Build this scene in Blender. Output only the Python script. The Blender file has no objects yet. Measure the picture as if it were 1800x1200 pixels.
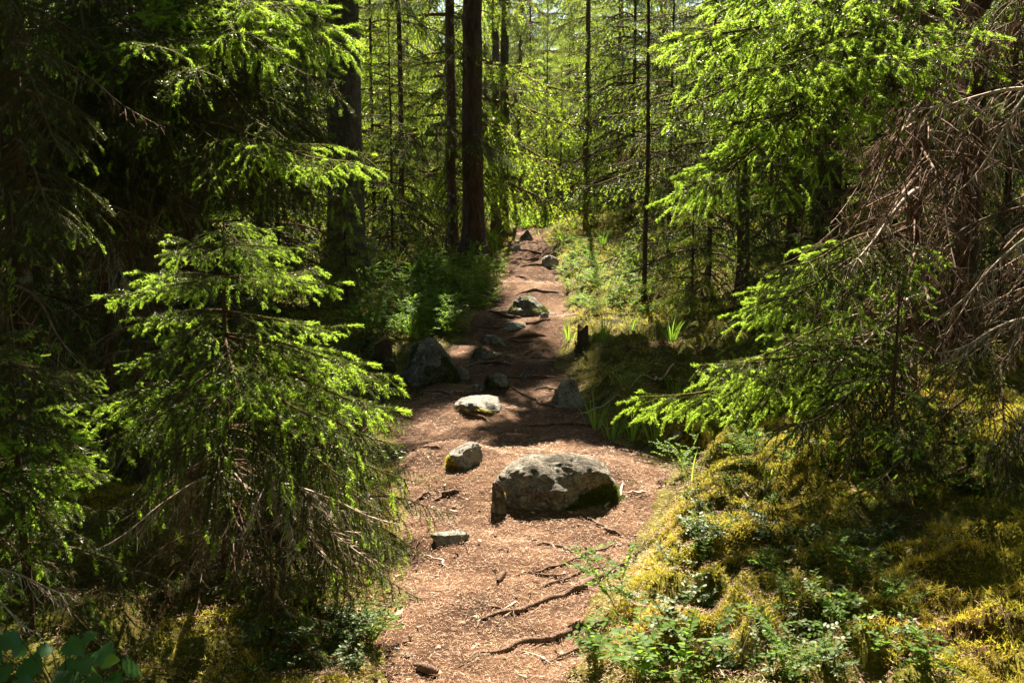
import bpy, math, random
import numpy as np
from mathutils import Matrix, Vector

R = math.radians
sc = bpy.context.scene
COL = sc.collection

# ------------------------------------------------------------------ camera, sky, sun, exposure
CAM_H, PITCH, FPX = 1.6, R(8.2), 1800.0
cam_d = bpy.data.cameras.new("camera"); cam = bpy.data.objects.new("camera", cam_d); COL.objects.link(cam)
cam.location = (0, 0, CAM_H); cam.rotation_euler = (R(90) - PITCH, 0, 0)
cam_d.sensor_width = 36; cam_d.lens = 36; cam_d.clip_start = 0.05; cam_d.clip_end = 1000
cam_d.dof.use_dof = True; cam_d.dof.focus_distance = 5.2; cam_d.dof.aperture_fstop = 9
sc.camera = cam
SUN_AZ, SUN_EL = R(3), R(50)
world = bpy.data.worlds.new("World"); sc.world = world; world.use_nodes = True
wn = world.node_tree; bg = wn.nodes["Background"]
sky = wn.nodes.new("ShaderNodeTexSky"); sky.sky_type = 'NISHITA'; sky.sun_disc = False
sky.sun_elevation = SUN_EL; sky.sun_rotation = SUN_AZ
wn.links.new(sky.outputs[0], bg.inputs[0]); bg.inputs[1].default_value = 0.05
SUNV = Vector((math.cos(SUN_EL) * math.sin(SUN_AZ), math.cos(SUN_EL) * math.cos(SUN_AZ), math.sin(SUN_EL)))
sun_d = bpy.data.lights.new("sun", 'SUN'); sun_d.energy = 5.0; sun_d.angle = R(0.5); sun_d.color = (1.0, 0.88, 0.69)
sun = bpy.data.objects.new("sun", sun_d); COL.objects.link(sun)
sun.rotation_euler = SUNV.to_track_quat('Z', 'Y').to_euler(); sun.location = (5, 20, 30)
sc.view_settings.view_transform = 'Standard'; sc.view_settings.look = 'None'
sc.view_settings.gamma = 1.0; sc.view_settings.exposure = 2.55
sc.cycles.max_bounces = 5; sc.cycles.diffuse_bounces = 3; sc.cycles.glossy_bounces = 2
sc.cycles.transmission_bounces = 4; sc.cycles.transparent_max_bounces = 4
sc.cycles.sample_clamp_indirect = 4.0

# ------------------------------------------------------------------ noise and terrain
def _h(ix, iy, s):
    n = (ix.astype(np.int64) * 374761393 + iy.astype(np.int64) * 668265263 + s * 974711) & 0x7fffffff
    n = ((n ^ (n >> 13)) * 1274126177) & 0x7fffffff
    return ((n ^ (n >> 16)) & 0xffffff) / float(0xffffff)

def vnoise(x, y, s=0):
    x = np.asarray(x, float); y = np.asarray(y, float)
    ix = np.floor(x); iy = np.floor(y); fx = x - ix; fy = y - iy
    fx = fx * fx * (3 - 2 * fx); fy = fy * fy * (3 - 2 * fy)
    a = _h(ix, iy, s); b = _h(ix + 1, iy, s); c = _h(ix, iy + 1, s); d = _h(ix + 1, iy + 1, s)
    return (a * (1 - fx) + b * fx) * (1 - fy) + (c * (1 - fx) + d * fx) * fy

def fbm(x, y, o=3, s=0):
    t = 0; a = 1; n = 0
    for k in range(o):
        t = t + a * vnoise(x * 2 ** k + k * 17.3, y * 2 ** k - k * 9.1, s + k); n += a; a *= .5
    return t / n

PROF_Y = np.array([-5, 3, 6.5, 9, 12, 15, 18, 20, 24, 32, 45, 70, 400])
PROF_Z = np.array([0, 0, 0.02, .14, .38, .64, .86, 1.00, 1.10, 1.3, 2.1, 4.6, 30])
def prof(y): return np.interp(y, PROF_Y, PROF_Z)

def raydir(u, v):
    a = (v - 600) / FPX
    cx = (u - 900) / FPX
    return Vector((cx, math.cos(PITCH) - a * math.sin(PITCH), -math.sin(PITCH) - a * math.cos(PITCH)))

def at(u, v, Y):
    d = raydir(u, v); k = Y / d.y
    return Vector((d.x * k, Y, CAM_H + d.z * k))

def hit(u, v, f):
    d = raydir(u, v); k = 2.0
    lo = hi = None
    k = np.geomspace(2, 90, 260)
    for _ in range(3):
        h = np.asarray(f(d.x * k, d.y * k)); w = np.nonzero(CAM_H + d.z * k < h)[0]
        if not len(w): k = k[-1:]; break
        i = max(w[0], 1); k = np.linspace(k[i - 1], k[i], 12)
    k = float(k[len(k) // 2])
    return Vector((d.x * k, d.y * k, CAM_H + d.z * k))

EDGE = [(1200, 670, 1010), (1100, 690, 1030), (1000, 705, 1075), (900, 712, 1150), (830, 705, 1185), (770, 690, 1080),
        (700, 705, 1000), (650, 775, 975), (600, 800, 985), (550, 845, 1000), (500, 887, 984), (450, 897, 972), (415, 906, 944)]
_e = [(hit(l, v, lambda x, y: prof(y)), hit(r, v, lambda x, y: prof(y))) for v, l, r in EDGE]
PY = np.array([-3] + [a.y for a, b in _e] + [24, 32, 60]); PL = np.array([_e[0][0].x] + [a.x for a, b in _e] + [.45, .9, 3])
PR = np.array([_e[0][1].x] + [b.x for a, b in _e] + [1.1, 1.5, 3.6])
def pedge(y): return np.interp(y, PY, PL), np.interp(y, PY, PR)
def pdist(x, y):                      # >0 outside the path, metres from its edge
    l, r = pedge(y)
    return np.maximum(l - x, x - r)
def sstep(a, b, t):
    t = np.clip((t - a) / (b - a), 0, 1); return t * t * (3 - 2 * t)

ROCKPX = [(778, 850, 768, 832), (795, 882, 691, 733), (752, 825, 934, 958), (968, 1032, 663, 716), (698, 808, 592, 676), (850, 892, 645, 684), (890, 978, 519, 556), (878, 930, 566, 582), (842, 892, 588, 607), (826, 872, 610, 634), (948, 982, 448, 470), (912, 940, 404, 424)]
MOUNDS = []
for u0_, u1_, vt_, vb_ in ROCKPX:
    p_ = hit((u0_ + u1_) / 2, vb_, lambda x, y: prof(y)); w_ = (u1_ - u0_) / FPX * p_.y; MOUNDS.append((p_.x, p_.y + w_ * .35, w_ * .75, min(.05, (vb_ - vt_) / FPX * p_.y * .35)))
def H(x, y):
    x = np.asarray(x, float); y = np.asarray(y, float)
    d = pdist(x, y); l, r = pedge(y); m = (l + r) / 2
    right = x > m
    out = sstep(-.1, .5, d)
    z = prof(y)
    z = z + np.where(right, .17 * sstep(0, .42, d) + .28 * sstep(.3, 2.6, d), .07 * sstep(0, .5, d) + .12 * sstep(.5, 3, d))
    z = z + out * ((fbm(x * 1.1, y * 1.1, 3, 5) - .5) * .28 * np.clip(.6 + d * .3, 0, 1.6) + (fbm(x * 5, y * 5, 2, 9) - .45) * .10)
    z = z + (1 - out) * ((fbm(x * 2.1, y * 2.1, 3, 3) - .5) * .10 + (fbm(x * 9, y * 9, 2, 4) - .5) * .022)
    z = z + np.where(right, 1, .6) * sstep(.05, .3, d) * (np.abs(fbm(x * 4.6, y * 4.6, 2, 31) - .5) * -.50 + .07) * sstep(12, 7, y)
    for mx_, my_, ms_, ma_ in MOUNDS: z = z + ma_ * np.exp(-(((x - mx_) / ms_) ** 2 + ((y - my_) / (ms_ * .8)) ** 2))
    # mound of earth and moss that carries the boulder
    z = z + .10 * np.exp(-(((x - .05) / .55) ** 2 + ((y - 5.55) / .42) ** 2)) + .08 * np.exp(-(((x + .45) / .3) ** 2 + ((y - 5.9) / .4) ** 2))
    # little rooty steps across the path further up
    z = z + (1 - out) * .07 * np.sin(y * 3.1 + x * 1.3) * sstep(7, 9, y)
    z = z + sstep(24, 40, y) * (fbm(x * .12, y * .12, 2, 8) - .4) * 2.2
    return z
def Hs(x, y): return float(H(np.array([x]), np.array([y]))[0])
def G(u, v): return hit(u, v, H)

# ------------------------------------------------------------------ mesh helpers
class MB:
    def __init__(s): s.v = []; s.f3 = []; s.f4 = []; s.m3 = []; s.m4 = []; s.n = 0
    def add(s, v, f, m=0):
        v = np.asarray(v, float).reshape(-1, 3); f = np.asarray(f, np.int64)
        if len(f) == 0: return
        s.v.append(v)
        mm = np.full(len(f), m) if np.isscalar(m) else np.asarray(m)
        (s.f3 if f.shape[1] == 3 else s.f4).append(f + s.n); (s.m3 if f.shape[1] == 3 else s.m4).append(mm)
        s.n += len(v)
    def arrays(s):
        v = np.concatenate(s.v) if s.v else np.zeros((0, 3))
        f3 = np.concatenate(s.f3) if s.f3 else np.zeros((0, 3), np.int64); f4 = np.concatenate(s.f4) if s.f4 else np.zeros((0, 4), np.int64)
        m3 = np.concatenate(s.m3) if s.m3 else np.zeros(0, int); m4 = np.concatenate(s.m4) if s.m4 else np.zeros(0, int)
        return v, f3, f4, m3, m4
    def add_arrays(s, arr, M=None):
        v, f3, f4, m3, m4 = arr
        if M is not None:
            A = np.array(M); v = v @ A[:3, :3].T + A[:3, 3]
        s.v.append(v)
        if len(f3): s.f3.append(f3 + s.n); s.m3.append(m3)
        if len(f4): s.f4.append(f4 + s.n); s.m4.append(m4)
        s.n += len(v)
    def mesh(s, name, mats, smooth=False):
        return arr_mesh(name, s.arrays(), mats, smooth)
    def build(s, name, mats, parent=None, smooth=False):
        return link(name, s.mesh(name, mats, smooth), parent)

def arr_mesh(name, arr, mats, smooth=False):
    v, f3, f4, m3, m4 = arr
    me = bpy.data.meshes.new(name)
    me.vertices.add(len(v)); me.vertices.foreach_set("co", np.ascontiguousarray(v, np.float32).ravel())
    nl = len(f3) * 3 + len(f4) * 4; me.loops.add(nl)
    me.loops.foreach_set("vertex_index", np.concatenate([f3.ravel(), f4.ravel()]).astype(np.int32))
    np_ = len(f3) + len(f4); me.polygons.add(np_)
    st = np.concatenate([np.arange(len(f3)) * 3, len(f3) * 3 + np.arange(len(f4)) * 4]).astype(np.int32)
    me.polygons.foreach_set("loop_start", st)
    me.polygons.foreach_set("material_index", np.concatenate([m3, m4]).astype(np.int32))
    if smooth: me.polygons.foreach_set("use_smooth", np.ones(np_, bool))
    for m in mats: me.materials.append(m)
    me.update(calc_edges=True)
    return me

def link(name, me, parent=None, M=None):
    o = bpy.data.objects.new(name, me); COL.objects.link(o)
    if parent: o.parent = parent
    if M is not None:
        if parent: M = Matrix.Translation(-Vector(parent.location)) @ M
        o.matrix_basis = M
    return o
def empty(name, loc):
    o = bpy.data.objects.new(name, None); COL.objects.link(o); o.location = loc; o.empty_display_size = .1; return o
def tag(o, label=None, cat=None, group=None, kind=None):
    if label: o["label"] = label
    if cat: o["category"] = cat
    if group: o["group"] = group
    if kind: o["kind"] = kind
    return o
def copy_tree(root, loc, rz=0, s=1.0):
    r = root.copy(); COL.objects.link(r); r.location = loc; r.rotation_euler = (0, 0, rz); r.scale = (s, s, s)
    for ch in root.children:
        c = ch.copy(); COL.objects.link(c); c.parent = r
        for g in ch.children:
            d = g.copy(); COL.objects.link(d); d.parent = c
    return r

def tube(mb, pts, rad, sides=4, m=0, jit=0, rng=None, cap=True):
    p = np.asarray(pts, float); n = len(p); r = np.asarray(rad, float) * np.ones(n)
    t = np.gradient(p, axis=0); t /= np.linalg.norm(t, axis=1)[:, None] + 1e-9
    ref = np.array([0, 0, 1.]) if abs(t[:, 2].mean()) < .8 else np.array([1., 0, 0])
    a = np.cross(t, ref); a /= np.linalg.norm(a, axis=1)[:, None] + 1e-9; b = np.cross(t, a)
    th = np.arange(sides) * 2 * np.pi / sides
    rr = r[:, None] * np.ones(sides)
    if jit: rr = rr * (1 + jit * (rng.random((n, sides)) - .5))
    v = p[:, None, :] + rr[..., None] * (np.cos(th)[None, :, None] * a[:, None, :] + np.sin(th)[None, :, None] * b[:, None, :])
    i = np.arange(n - 1)[:, None] * sides; j = np.arange(sides)[None, :]; j2 = (j + 1) % sides
    f = np.stack([i + j, i + j2, i + sides + j2, i + sides + j], -1).reshape(-1, 4)
    vv = v.reshape(-1, 3)
    mb.add(vv, f, m)
    if cap and r[-1] > .004:
        k = (n - 1) * sides
        vv2 = np.vstack([v[-1], p[-1][None]]); ff = np.array([[q, (q + 1) % sides, sides] for q in range(sides)])
        mb.add(vv2, ff, m)

def blades(mb, P, D, L, W, rng, m=0, side=None):
    """thin triangles from P along D"""
    n = len(P)
    if n == 0: return
    if side is None:
        q = rng.normal(size=(n, 3))
    else: q = side
    s = np.cross(D, q); s /= np.linalg.norm(s, axis=1)[:, None] + 1e-9
    L = np.asarray(L) * np.ones(n); W = np.asarray(W) * np.ones(n)
    v = np.empty((n, 3, 3)); v[:, 0] = P - s * W[:, None] / 2; v[:, 1] = P + s * W[:, None] / 2; v[:, 2] = P + D * L[:, None]
    mb.add(v.reshape(-1, 3), np.arange(n * 3).reshape(-1, 3), m)

# ------------------------------------------------------------------ materials
def mat(name):
    m = bpy.data.materials.new(name); m.use_nodes = True; nt = m.node_tree
    return m, nt, nt.nodes, nt.links, nt.nodes["Principled BSDF"]
def ramp(nt, stops, interp='LINEAR'):
    r = nt.nodes.new("ShaderNodeValToRGB"); cr = r.color_ramp; cr.interpolation = interp
    while len(cr.elements) < len(stops): cr.elements.new(.5)
    for e, (p, c) in zip(cr.elements, stops): e.position = p; e.color = (*c, 1)
    return r
def leaf_mat(name, cols, tcol, tr=.4, rough=.45, spec=.4, obj_var=.0, patch=None):
    m, nt, N, L, b = mat(name)
    geo = N.new("ShaderNodeNewGeometry"); r = ramp(nt, [(i / (len(cols) - 1), c) for i, c in enumerate(cols)])
    L.new(geo.outputs["Random Per Island"], r.inputs[0])
    b.inputs["Roughness"].default_value = rough; b.inputs["Specular IOR Level"].default_value = spec
    col = r.outputs[0]
    if obj_var:
        oi = N.new("ShaderNodeObjectInfo"); mr = N.new("ShaderNodeMapRange"); mr.inputs[3].default_value = 1 - obj_var; mr.inputs[4].default_value = 1 + obj_var
        L.new(oi.outputs["Random"], mr.inputs[0]); hs = N.new("ShaderNodeHueSaturation"); L.new(mr.outputs[0], hs.inputs["Value"]); L.new(col, hs.inputs["Color"]); col = hs.outputs[0]
    if patch:
        tc = N.new("ShaderNodeTexCoord"); no = N.new("ShaderNodeTexNoise"); no.inputs["Scale"].default_value = patch[0]; no.inputs["Detail"].default_value = 4; L.new(tc.outputs["Object"], no.inputs[0])
        rp = ramp(nt, [(.36, patch[1]), (.52, (1, 1, 1)), (.66, patch[2])]); L.new(no.outputs[0], rp.inputs[0])
        mp_ = N.new("ShaderNodeMixRGB"); mp_.blend_type = 'MULTIPLY'; mp_.inputs[0].default_value = 1; L.new(col, mp_.inputs[1]); L.new(rp.outputs[0], mp_.inputs[2]); col = mp_.outputs[0]
    L.new(col, b.inputs["Base Color"])
    t = N.new("ShaderNodeBsdfTranslucent"); t.inputs[0].default_value = (*tcol, 1)
    mx = N.new("ShaderNodeMixShader"); mx.inputs[0].default_value = tr
    L.new(b.outputs[0], mx.inputs[1]); L.new(t.outputs[0], mx.inputs[2]); L.new(mx.outputs[0], N["Material Output"].inputs[0])
    return m
def bark_mat(name, c1, c2, c3, scale=1.0, lichen=(.25, .27, .22), la=.55, bump=.6):
    m, nt, N, L, b = mat(name)
    tc = N.new("ShaderNodeTexCoord"); mp = N.new("ShaderNodeMapping"); mp.inputs["Scale"].default_value = (scale, scale, scale * .28)
    L.new(tc.outputs["Object"], mp.inputs[0])
    vo = N.new("ShaderNodeTexVoronoi"); vo.inputs["Scale"].default_value = 26; vo.feature = 'DISTANCE_TO_EDGE'
    no = N.new("ShaderNodeTexNoise"); no.inputs["Scale"].default_value = 14; no.inputs["Detail"].default_value = 6; no.inputs["Roughness"].default_value = .7
    L.new(mp.outputs[0], no.inputs[0])
    ad = N.new("ShaderNodeVectorMath"); ad.operation = 'ADD'; L.new(mp.outputs[0], ad.inputs[0])
    sc_ = N.new("ShaderNodeVectorMath"); sc_.operation = 'SCALE'; sc_.inputs[3].default_value = .06; L.new(no.outputs[1], sc_.inputs[0]); L.new(sc_.outputs[0], ad.inputs[1]); L.new(ad.outputs[0], vo.inputs[0])
    r = ramp(nt, [(.25, c1), (.5, c2), (.75, c3)]); L.new(no.outputs[0], r.inputs[0])
    n2 = N.new("ShaderNodeTexNoise"); n2.inputs["Scale"].default_value = 9; n2.inputs["Detail"].default_value = 8; n2.inputs["Roughness"].default_value = .75; L.new(tc.outputs["Object"], n2.inputs[0])
    r2 = ramp(nt, [(la, (0, 0, 0)), (la + .08, (1, 1, 1))]); L.new(n2.outputs[0], r2.inputs[0])
    mx = N.new("ShaderNodeMixRGB"); L.new(r2.outputs[0], mx.inputs[0]); L.new(r.outputs[0], mx.inputs[1]); mx.inputs[2].default_value = (*lichen, 1)
    L.new(mx.outputs[0], b.inputs["Base Color"]); b.inputs["Roughness"].default_value = .9; b.inputs["Specular IOR Level"].default_value = .15
    bp = N.new("ShaderNodeBump"); bp.inputs["Strength"].default_value = bump; bp.inputs["Distance"].default_value = .045
    mu = N.new("ShaderNodeMath"); mu.operation = 'MULTIPLY_ADD'; L.new(vo.outputs[0], mu.inputs[0]); mu.inputs[1].default_value = 2.0; L.new(no.outputs[0], mu.inputs[2])
    L.new(mu.outputs[0], bp.inputs["Height"]); L.new(bp.outputs[0], b.inputs["Normal"])
    return m
def plain_mat(name, cols, rough=.8, spec=.2, scale=30, island=False):
    m, nt, N, L, b = mat(name)
    r = ramp(nt, [(.25 + .5 * i / (len(cols) - 1) if not island else i / (len(cols) - 1), c) for i, c in enumerate(cols)])
    if island: g = N.new("ShaderNodeNewGeometry"); L.new(g.outputs["Random Per Island"], r.inputs[0])
    else:
        tc = N.new("ShaderNodeTexCoord"); no = N.new("ShaderNodeTexNoise"); no.inputs["Scale"].default_value = scale; no.inputs["Detail"].default_value = 6
        L.new(tc.outputs["Object"], no.inputs[0]); L.new(no.outputs[0], r.inputs[0])
        bp = N.new("ShaderNodeBump"); bp.inputs["Strength"].default_value = .5; bp.inputs["Distance"].default_value = .01; L.new(no.outputs[0], bp.inputs["Height"]); L.new(bp.outputs[0], b.inputs["Normal"])
    L.new(r.outputs[0], b.inputs["Base Color"]); b.inputs["Roughness"].default_value = rough; b.inputs["Specular IOR Level"].default_value = spec
    return m

M_OLD = leaf_mat("old_needles", [(.016, .034, .012), (.028, .054, .016), (.048, .072, .022), (.08, .06, .03)], (.13, .22, .012), .25, .42, .35, .25)
M_NEW = leaf_mat("fresh_needles", [(.10, .23, .03), (.20, .34, .035), (.36, .46, .07)], (.44, .64, .06), .5, .5, .25, .28)
M_FAR = leaf_mat("far_needles", [(.022, .05, .016), (.05, .10, .022), (.10, .15, .035), (.10, .07, .04)], (.44, .60, .035), .46, .45, .4, .55)
M_FAR_SHADED = leaf_mat("far_shaded_needles", [(.012, .03, .012), (.025, .055, .016), (.05, .08, .022)], (.07, .14, .012), .25, .45, .4, .3)  # darker copy of the far needles, canopy shade put into the colour
M_TWIG = bark_mat("twig_bark", (.06, .035, .02), (.11, .065, .035), (.16, .10, .06), 3, la=.58, bump=.2)
M_DEAD = plain_mat("dead_twigs", [(.085, .050, .036), (.18, .115, .082), (.34, .25, .19)], .85, .15, 14)
M_PALE = plain_mat("weathered_twigs", [(.24, .16, .12), (.42, .33, .27), (.58, .50, .43)], .8, .2, 14)
M_BARK_GREY = bark_mat("grey_spruce_bark", (.05, .038, .031), (.125, .10, .084), (.22, .185, .16), 1, bump=1.0)
M_BARK_RED = bark_mat("red_brown_bark", (.035, .022, .016), (.10, .062, .043), (.18, .125, .09), 1, (.14, .13, .08), .6, 1.0)
M_BARK_THIN = bark_mat("thin_spruce_bark", (.04, .026, .018), (.09, .055, .036), (.15, .10, .07), 2, (.26, .27, .22), .55, .5)
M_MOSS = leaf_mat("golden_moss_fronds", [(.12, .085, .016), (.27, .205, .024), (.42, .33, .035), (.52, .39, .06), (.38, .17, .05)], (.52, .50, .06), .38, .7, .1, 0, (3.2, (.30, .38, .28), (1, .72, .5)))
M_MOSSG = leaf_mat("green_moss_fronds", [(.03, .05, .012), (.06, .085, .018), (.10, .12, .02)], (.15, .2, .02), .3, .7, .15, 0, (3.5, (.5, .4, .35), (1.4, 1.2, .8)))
M_BIL = leaf_mat("bilberry_leaves", [(.04, .095, .014), (.06, .13, .018), (.095, .165, .028)], (.24, .42, .03), .42, .6, .10, .15)
M_LING = leaf_mat("lingonberry_leaves", [(.028, .06, .014), (.045, .085, .018), (.08, .12, .028)], (.10, .2, .02), .2, .5, .18, .1)
M_GRASS = leaf_mat("grass_blades", [(.10, .20, .02), (.16, .30, .03), (.24, .34, .05)], (.25, .42, .04), .45, .5, .3)
M_BROAD = leaf_mat("sapling_leaves", [(.022, .08, .022), (.035, .11, .028), (.055, .14, .03)], (.14, .36, .03), .4, .4, .4, 0, (45, (.65, .7, .6), (1.25, 1.25, 1.1)))
M_LIT = plain_mat("litter_needles", [(.09, .038, .02), (.20, .095, .05), (.31, .175, .10), (.44, .28, .175), (.56, .42, .30)], .7, .25, island=True)
M_LEAFB = plain_mat("dead_leaf", [(.25, .10, .04), (.42, .20, .09)], .6, .3, 20)

def ground_mat():
    m, nt, N, L, b = mat("forest_floor")
    tc = N.new("ShaderNodeTexCoord"); n1 = N.new("ShaderNodeTexNoise"); n1.inputs["Scale"].default_value = 1.7; n1.inputs["Detail"].default_value = 5
    n2 = N.new("ShaderNodeTexNoise"); n2.inputs["Scale"].default_value = 60; n2.inputs["Detail"].default_value = 5; n2.inputs["Roughness"].default_value = .8
    L.new(tc.outputs["Object"], n1.inputs[0]); L.new(tc.outputs["Object"], n2.inputs[0])
    r1 = ramp(nt, [(.35, (.055, .055, .012)), (.5, (.17, .16, .025)), (.65, (.085, .048, .020))]); L.new(n1.outputs[0], r1.inputs[0])
    r2 = ramp(nt, [(.3, (.3, .3, .3)), (.7, (1.5, 1.5, 1.5))]); L.new(n2.outputs[0], r2.inputs[0])
    mx = N.new("ShaderNodeMixRGB"); mx.blend_type = 'MULTIPLY'; mx.inputs[0].default_value = 1; L.new(r1.outputs[0], mx.inputs[1]); L.new(r2.outputs[0], mx.inputs[2])
    L.new(mx.outputs[0], b.inputs["Base Color"]); b.inputs["Roughness"].default_value = .95; b.inputs["Specular IOR Level"].default_value = .1
    bp = N.new("ShaderNodeBump"); bp.inputs["Distance"].default_value = .03; L.new(n2.outputs[0], bp.inputs["Height"]); L.new(bp.outputs[0], b.inputs["Normal"])
    return m
def path_mat():
    m, nt, N, L, b = mat("needle_covered_earth")
    tc = N.new("ShaderNodeTexCoord")
    n1 = N.new("ShaderNodeTexNoise"); n1.inputs["Scale"].default_value = 2.3; n1.inputs["Detail"].default_value = 6; n1.inputs["Roughness"].default_value = .65
    n2 = N.new("ShaderNodeTexNoise"); n2.inputs["Scale"].default_value = 110; n2.inputs["Detail"].default_value = 4; n2.inputs["Roughness"].default_value = .8
    L.new(tc.outputs["Object"], n1.inputs[0]); L.new(tc.outputs["Object"], n2.inputs[0])
    r1 = ramp(nt, [(.32, (.05, .028, .018)), (.48, (.12, .065, .040)), (.68, (.22, .13, .08))]); L.new(n1.outputs[0], r1.inputs[0])
    r2 = ramp(nt, [(.3, (.35, .32, .3)), (.7, (1.35, 1.35, 1.35))]); L.new(n2.outputs[0], r2.inputs[0])
    mx = N.new("ShaderNodeMixRGB"); mx.blend_type = 'MULTIPLY'; mx.inputs[0].default_value = 1; L.new(r1.outputs[0], mx.inputs[1]); L.new(r2.outputs[0], mx.inputs[2])
    L.new(mx.outputs[0], b.inputs["Base Color"]); b.inputs["Roughness"].default_value = .95; b.inputs["Specular IOR Level"].default_value = .1
    bp = N.new("ShaderNodeBump"); bp.inputs["Distance"].default_value = .015; L.new(n2.outputs[0], bp.inputs["Height"]); L.new(bp.outputs[0], b.inputs["Normal"])
    return m
def rock_mat(name, c1, c2, c3, mossy=.5):
    m, nt, N, L, b = mat(name)
    tc = N.new("ShaderNodeTexCoord")
    n1 = N.new("ShaderNodeTexNoise"); n1.inputs["Scale"].default_value = 7; n1.inputs["Detail"].default_value = 10; n1.inputs["Roughness"].default_value = .7
    n2 = N.new("ShaderNodeTexNoise"); n2.inputs["Scale"].default_value = 70; n2.inputs["Detail"].default_value = 6; n2.inputs["Roughness"].default_value = .8
    n3 = N.new("ShaderNodeTexNoise"); n3.inputs["Scale"].default_value = 5; n3.inputs["Detail"].default_value = 8; n3.inputs["Roughness"].default_value = .6
    mp = N.new("ShaderNodeMapping"); mp.inputs["Location"].default_value = (3, 5, 9); L.new(tc.outputs["Object"], mp.inputs[0]); L.new(mp.outputs[0], n3.inputs[0])
    L.new(tc.outputs["Object"], n1.inputs[0]); L.new(tc.outputs["Object"], n2.inputs[0])
    r1 = ramp(nt, [(.35, c1), (.5, c2), (.65, c3)]); L.new(n1.outputs[0], r1.inputs[0])
    r2 = ramp(nt, [(.35, (.28, .26, .24)), (.62, (1.35, 1.33, 1.3))]); L.new(n2.outputs[0], r2.inputs[0])
    mx = N.new("ShaderNodeMixRGB"); mx.blend_type = 'MULTIPLY'; mx.inputs[0].default_value = 1; L.new(r1.outputs[0], mx.inputs[1]); L.new(r2.outputs[0], mx.inputs[2])
    rm = ramp(nt, [(1 - mossy, (0, 0, 0)), (min(1, 1 - mossy + .1), (1, 1, 1))]); L.new(n3.outputs[0], rm.inputs[0])
    m2 = N.new("ShaderNodeMixRGB"); L.new(rm.outputs[0], m2.inputs[0]); L.new(mx.outputs[0], m2.inputs[1]); m2.inputs[2].default_value = (.055, .06, .016, 1)
    n4 = N.new("ShaderNodeTexNoise"); n4.inputs["Scale"].default_value = 17; n4.inputs["Detail"].default_value = 9; n4.inputs["Roughness"].default_value = .62; n4.inputs["Distortion"].default_value = .6; L.new(mp.outputs[0], n4.inputs[0])
    rl = ramp(nt, [(.57, (0, 0, 0)), (.61, (.85, .85, .85))]); L.new(n4.outputs[0], rl.inputs[0]); rd = ramp(nt, [(.36, (.8, .8, .8)), (.41, (0, 0, 0))]); L.new(n4.outputs[0], rd.inputs[0])
    ml = N.new("ShaderNodeMixRGB"); L.new(rl.outputs[0], ml.inputs[0]); L.new(m2.outputs[0], ml.inputs[1]); ml.inputs[2].default_value = (.44, .44, .37, 1)
    md_ = N.new("ShaderNodeMixRGB"); L.new(rd.outputs[0], md_.inputs[0]); L.new(ml.outputs[0], md_.inputs[1]); md_.inputs[2].default_value = (.045, .04, .032, 1); m2 = md_
    L.new(m2.outputs[0], b.inputs["Base Color"]); b.inputs["Roughness"].default_value = .85; b.inputs["Specular IOR Level"].default_value = .25
    bp = N.new("ShaderNodeBump"); bp.inputs["Distance"].default_value = .045; bp.inputs["Strength"].default_value = 1.0
    ad = N.new("ShaderNodeMath"); ad.operation = 'ADD'; L.new(n1.outputs[0], ad.inputs[0]); L.new(n2.outputs[0], ad.inputs[1]); L.new(ad.outputs[0], bp.inputs["Height"]); L.new(bp.outputs[0], b.inputs["Normal"])
    return m
M_GROUND = ground_mat(); M_PATH = path_mat()
M_ROCK = rock_mat("grey_granite", (.075, .062, .045), (.20, .175, .14), (.42, .385, .33), .42)
M_BOULDER = rock_mat("weathered_boulder", (.10, .085, .065), (.27, .24, .20), (.48, .445, .38), .36)
M_ROCKP = rock_mat("pale_granite", (.24, .225, .20), (.42, .40, .37), (.58, .55, .51), .24)
M_ROCKM = rock_mat("mossy_granite", (.11, .105, .09), (.24, .23, .20), (.40, .39, .35), .46)

# ------------------------------------------------------------------ ground and path
def axis(lo, hi, c0, c1, fine, grow):
    a = list(np.arange(c0, c1, fine)); s = fine
    while a[-1] < hi: s *= grow; a.append(a[-1] + s)
    s = fine
    while a[0] > lo: s *= grow; a.insert(0, a[0] - s)
    return np.array(a)
gx = axis(-160, 160, -2.6, 3.0, .04, 1.06); gy = axis(-20, 260, 2.3, 8.5, .04, 1.025)
X, Y = np.meshgrid(gx, gy); Z = H(X, Y); d = pdist(X, Y)
Z = Z - sstep(.06, -.06, d) * 0.0 - np.where(d < -.03, .03, 0) * (Y < 19.5)
nx, ny = len(gx), len(gy)
i = np.arange(ny - 1)[:, None] * nx + np.arange(nx - 1)[None]
mb = MB(); mb.add(np.stack([X, Y, Z], -1).reshape(-1, 3), np.stack([i, i + 1, i + nx + 1, i + nx], -1).reshape(-1, 4))
tag(mb.build("forest_floor", [M_GROUND], smooth=True), "uneven mossy forest floor either side of the footpath", kind="structure")

py = np.concatenate([np.arange(1.2, 9, .03), np.arange(9, 19.6, .06)]); ps = np.linspace(-1, 1, 70)
S, Yp = np.meshgrid(ps, py); l, r = pedge(Yp); ex = .10
wob = (fbm(Yp * 3.2, S * 0 + np.sign(S) * 7, 4, 2) - .5) * .45
Xp = (l + r) / 2 + S * ((r - l) / 2 + ex + wob * np.abs(S))
Zp = H(Xp, Yp) + .006 + (fbm(Xp * 26, Yp * 26, 3, 12) - .5) * .014 - .035 * np.abs(S) ** 6
n2 = len(ps); i = np.arange(len(py) - 1)[:, None] * n2 + np.arange(n2 - 1)[None]
mb = MB(); mb.add(np.stack([Xp, Yp, Zp], -1).reshape(-1, 3), np.stack([i, i + 1, i + n2 + 1, i + n2], -1).reshape(-1, 4))
tag(mb.build("footpath", [M_PATH], smooth=True), "trodden brown footpath covered with fallen needles", kind="structure")

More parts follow.
